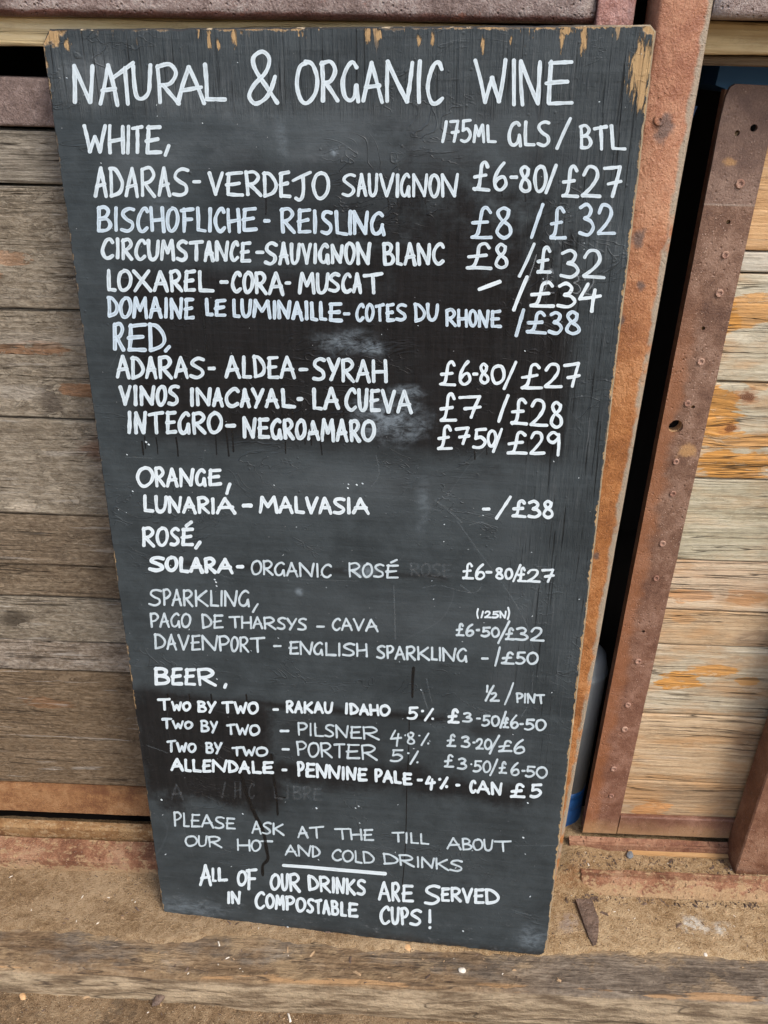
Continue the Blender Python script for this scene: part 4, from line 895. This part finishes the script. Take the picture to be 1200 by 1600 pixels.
scr_([(330, 893), (365, 905)], 1.5); scr_([(640, 780), (690, 800)], 1.2); scr_([(195, 714), (238, 716)], 1.6); scr_([(640, 40), (650, 46)], 2); scr_([(470, 905), (560, 908)], 1.2); scr_([(616, 915), (618, 1000)], 2.5)
s3 = Ink(); rr = random.Random(4)
for _ in range(90):
    y = rr.uniform(90, 1440); t = (y-45)/1400; xl = 75+t*190; xr = 1015-t*170; x = rr.uniform(xl, xr)
    if y < 700 and rr.random() < .5: continue
    s3.stroke([(x, y), (x+rr.uniform(.2, 1.6), y+rr.uniform(-1.2, 1.2))], rr.uniform(.5, 1.2))
for x, y in ((335, 905), (337, 909), (338, 915), (207, 767), (379, 1271), (252, 1249), (817, 1308), (494, 1262), (560, 1259), (228, 690), (232, 694), (824, 1254), (555, 1262), (557, 757), (566, 755), (543, 762), (544, 756), (449, 1448), (446, 1449), (723, 1454)):
    s3.stroke([(x, y), (x+1.2, y+.8)], rr.uniform(1.3, 2.2))
s3.build('paint_flecks', I_white)['kind'] = 'stuff'

# ------------------------------------------------------------------ litter on the sill
def stone(name, c, rx, ry, rz, mat, label, cat, seed=0, sub=2):
    bm = bmesh.new(); bmesh.ops.create_icosphere(bm, subdivisions=sub, radius=1)
    for v_ in bm.verts:
        k = 1+.28*noise.noise(v_.co*1.3+Vector((seed, 0, 0))); v_.co = Vector((v_.co.x*rx*k, v_.co.y*ry*k, v_.co.z*rz*k+rz*.6))
    me = bpy.data.meshes.new(name); bm.to_mesh(me); bm.free(); me.materials.append(mat)
    o = bpy.data.objects.new(name, me); o.location = c; S.collection.objects.link(o); o.rotation_euler.z = seed; return tag(o, label, cat)
def flat_mat(n, a, c): b = NB(n, .85, .2); return b.out(b.mix(b.noi(400, detail=3), a, c), .85, b.bump(b.noi(500), .5, .0006))
M_pgrey = flat_mat('grey_stone', (.10, .11, .12), (.20, .21, .22)); M_porange = flat_mat('orange_chip', (.45, .24, .10), (.65, .42, .22)); M_pwhite = flat_mat('pale_stone', (.55, .48, .38), (.78, .72, .62))
M_pcr = flat_mat('tan_crumb', (.30, .19, .10), (.46, .32, .19)); M_rdark = rust('rotten_wood', (.045, .028, .020), (.10, .064, .045), (.19, .13, .095), 33, wrinkle=.8)
def gz(x, y):
    return max(sand_h(x, y), 0.0) if y > .79 else ground_h(x, y)
def at_ground(x, y, z): q_ = wz(x, y, z); return (q_.x, q_.y, z)
stone('pebble', at_ground(984, 1337, .021), .0080, .0055, .003, M_pgrey, 'small dark grey pebble in the sand of the sill channel', 'pebble', 1)
stone('wood_chip', at_ground(637, 1481, .001), .0062, .0050, .002, M_porange, 'orange round chip on the sill touching the chalkboard bottom edge', 'chip', 2)
stone('pebble', at_ground(722, 1517, .001), .0065, .0045, .0025, M_pwhite, 'pale oval pebble on the dark timber sill below the chalkboard', 'pebble', 3)
stone('wood_chip', at_ground(36, 1558, -.022), .0042, .0070, .003, M_porange, 'small orange chip on the earth at lower left', 'chip', 4)
stone('bark_piece', at_ground(250, 1560, -.030), .0065, .0150, .004, M_rdark, 'dark bark fragment on the earth in front of the sill', 'bark', -.5)
stone('pebble', at_ground(1102, 1492, .001), .0034, .0030, .002, M_pwhite, 'tiny white pebble on the right part of the timber sill', 'pebble', 5)
def gq(x, y, z): q_ = wz(x, y, z); return Vector((q_.x, q_.y, z))
sp = [gq(899, 1406, .009), gq(905, 1424, .007), gq(913, 1448, .005), gq(920, 1466, .004), gq(926, 1479, .003), gq(932, 1476, .003), gq(935, 1456, .004), gq(935, 1438, .006), gq(929, 1420, .008), gq(925, 1406, .009)]
sp2 = []
for i in range(len(sp)):
    a_, c_ = sp[i], sp[(i+1) % len(sp)]
    for k in range(5): q_ = a_.lerp(c_, k/5); sp2.append(q_+Vector((.0014*nz(i*5.1+k*1.7, 3), .0012*nz(i*3.7+k*2.3, 9), 0)))
sp = sp2
n = len(sp); vs = [s_+Vector((.0006*nz(i*2.3, 1), .0006*nz(i*3.1, 2), .003)) for i, s_ in enumerate(sp)]+[s_-Vector((0, 0, .008)) for s_ in sp]
tag(mesh_obj('wood_splinter', vs, [tuple(range(n))]+[(i, i+n, (i+1) % n+n, (i+1) % n) for i in range(n)], M_rdark), 'pointed dark rotten wood splinter lying in the sand below the channel', 'splinter')
for col_i, (m_, cnt, nm) in enumerate(((M_rdark, 1000, 'dark_crumbs'), (M_pwhite, 110, 'pale_grit'), (M_pcr, 300, 'wood_crumbs'))):
    vs, fs = [], []; rr = random.Random(20+col_i)
    for _ in range(cnt):
        x = rr.uniform(-.75, .85)
        if rr.random() < .55 or x < .2: y = rr.uniform(.70, .945)
        else: y = rr.uniform(.972, 1.010)
        if x > .2 and rr.random() < .5 and y < .85: y = rr.uniform(.86, .945)
        if .76 < y < .775: continue
        if col_i == 0 and rr.random() < .35: x, y = rr.uniform(.30, .62), rr.choice((rr.uniform(.974, 1.008), rr.uniform(.925, .94)))
        z = (0.0 if y > .79 else -.001) if .775 < y < .85 else (sand_h(x, y) if y > .85 else ground_h(x, y))
        if y > .85: z = max(z, 0)
        s_ = rr.uniform(.0005, .0015)*(2.2 if rr.random() < .12 else 1); a = rr.uniform(0, 6.28); e = rr.uniform(1, 2.6)
        bse = len(vs)
        for sx, sy, sz in ((-1, -.6, 0), (1, -.5, 0), (.9, .6, 0), (-.8, .5, 0), (-.5, -.3, .8), (.5, -.2, .9), (.4, .4, .7), (-.4, .3, .8)):
            lx, ly = sx*s_*e, sy*s_; vs.append((x+lx*math.cos(a)-ly*math.sin(a), y+lx*math.sin(a)+ly*math.cos(a), z+sz*s_-.0001))
        fs += [tuple(bse+i for i in q_) for q_ in ((4, 5, 6, 7), (0, 1, 5, 4), (1, 2, 6, 5), (2, 3, 7, 6), (3, 0, 4, 7))]
    tag(mesh_obj(nm, vs, fs, m_, origin=Vector((0, .9, 0))), {'dark_crumbs': 'dark rust and bark crumbs scattered over sand and sill', 'pale_grit': 'pale grit scattered over sand and sill', 'wood_crumbs': 'light brown wood crumbs scattered over sand and sill'}[nm], 'litter', kind='stuff')
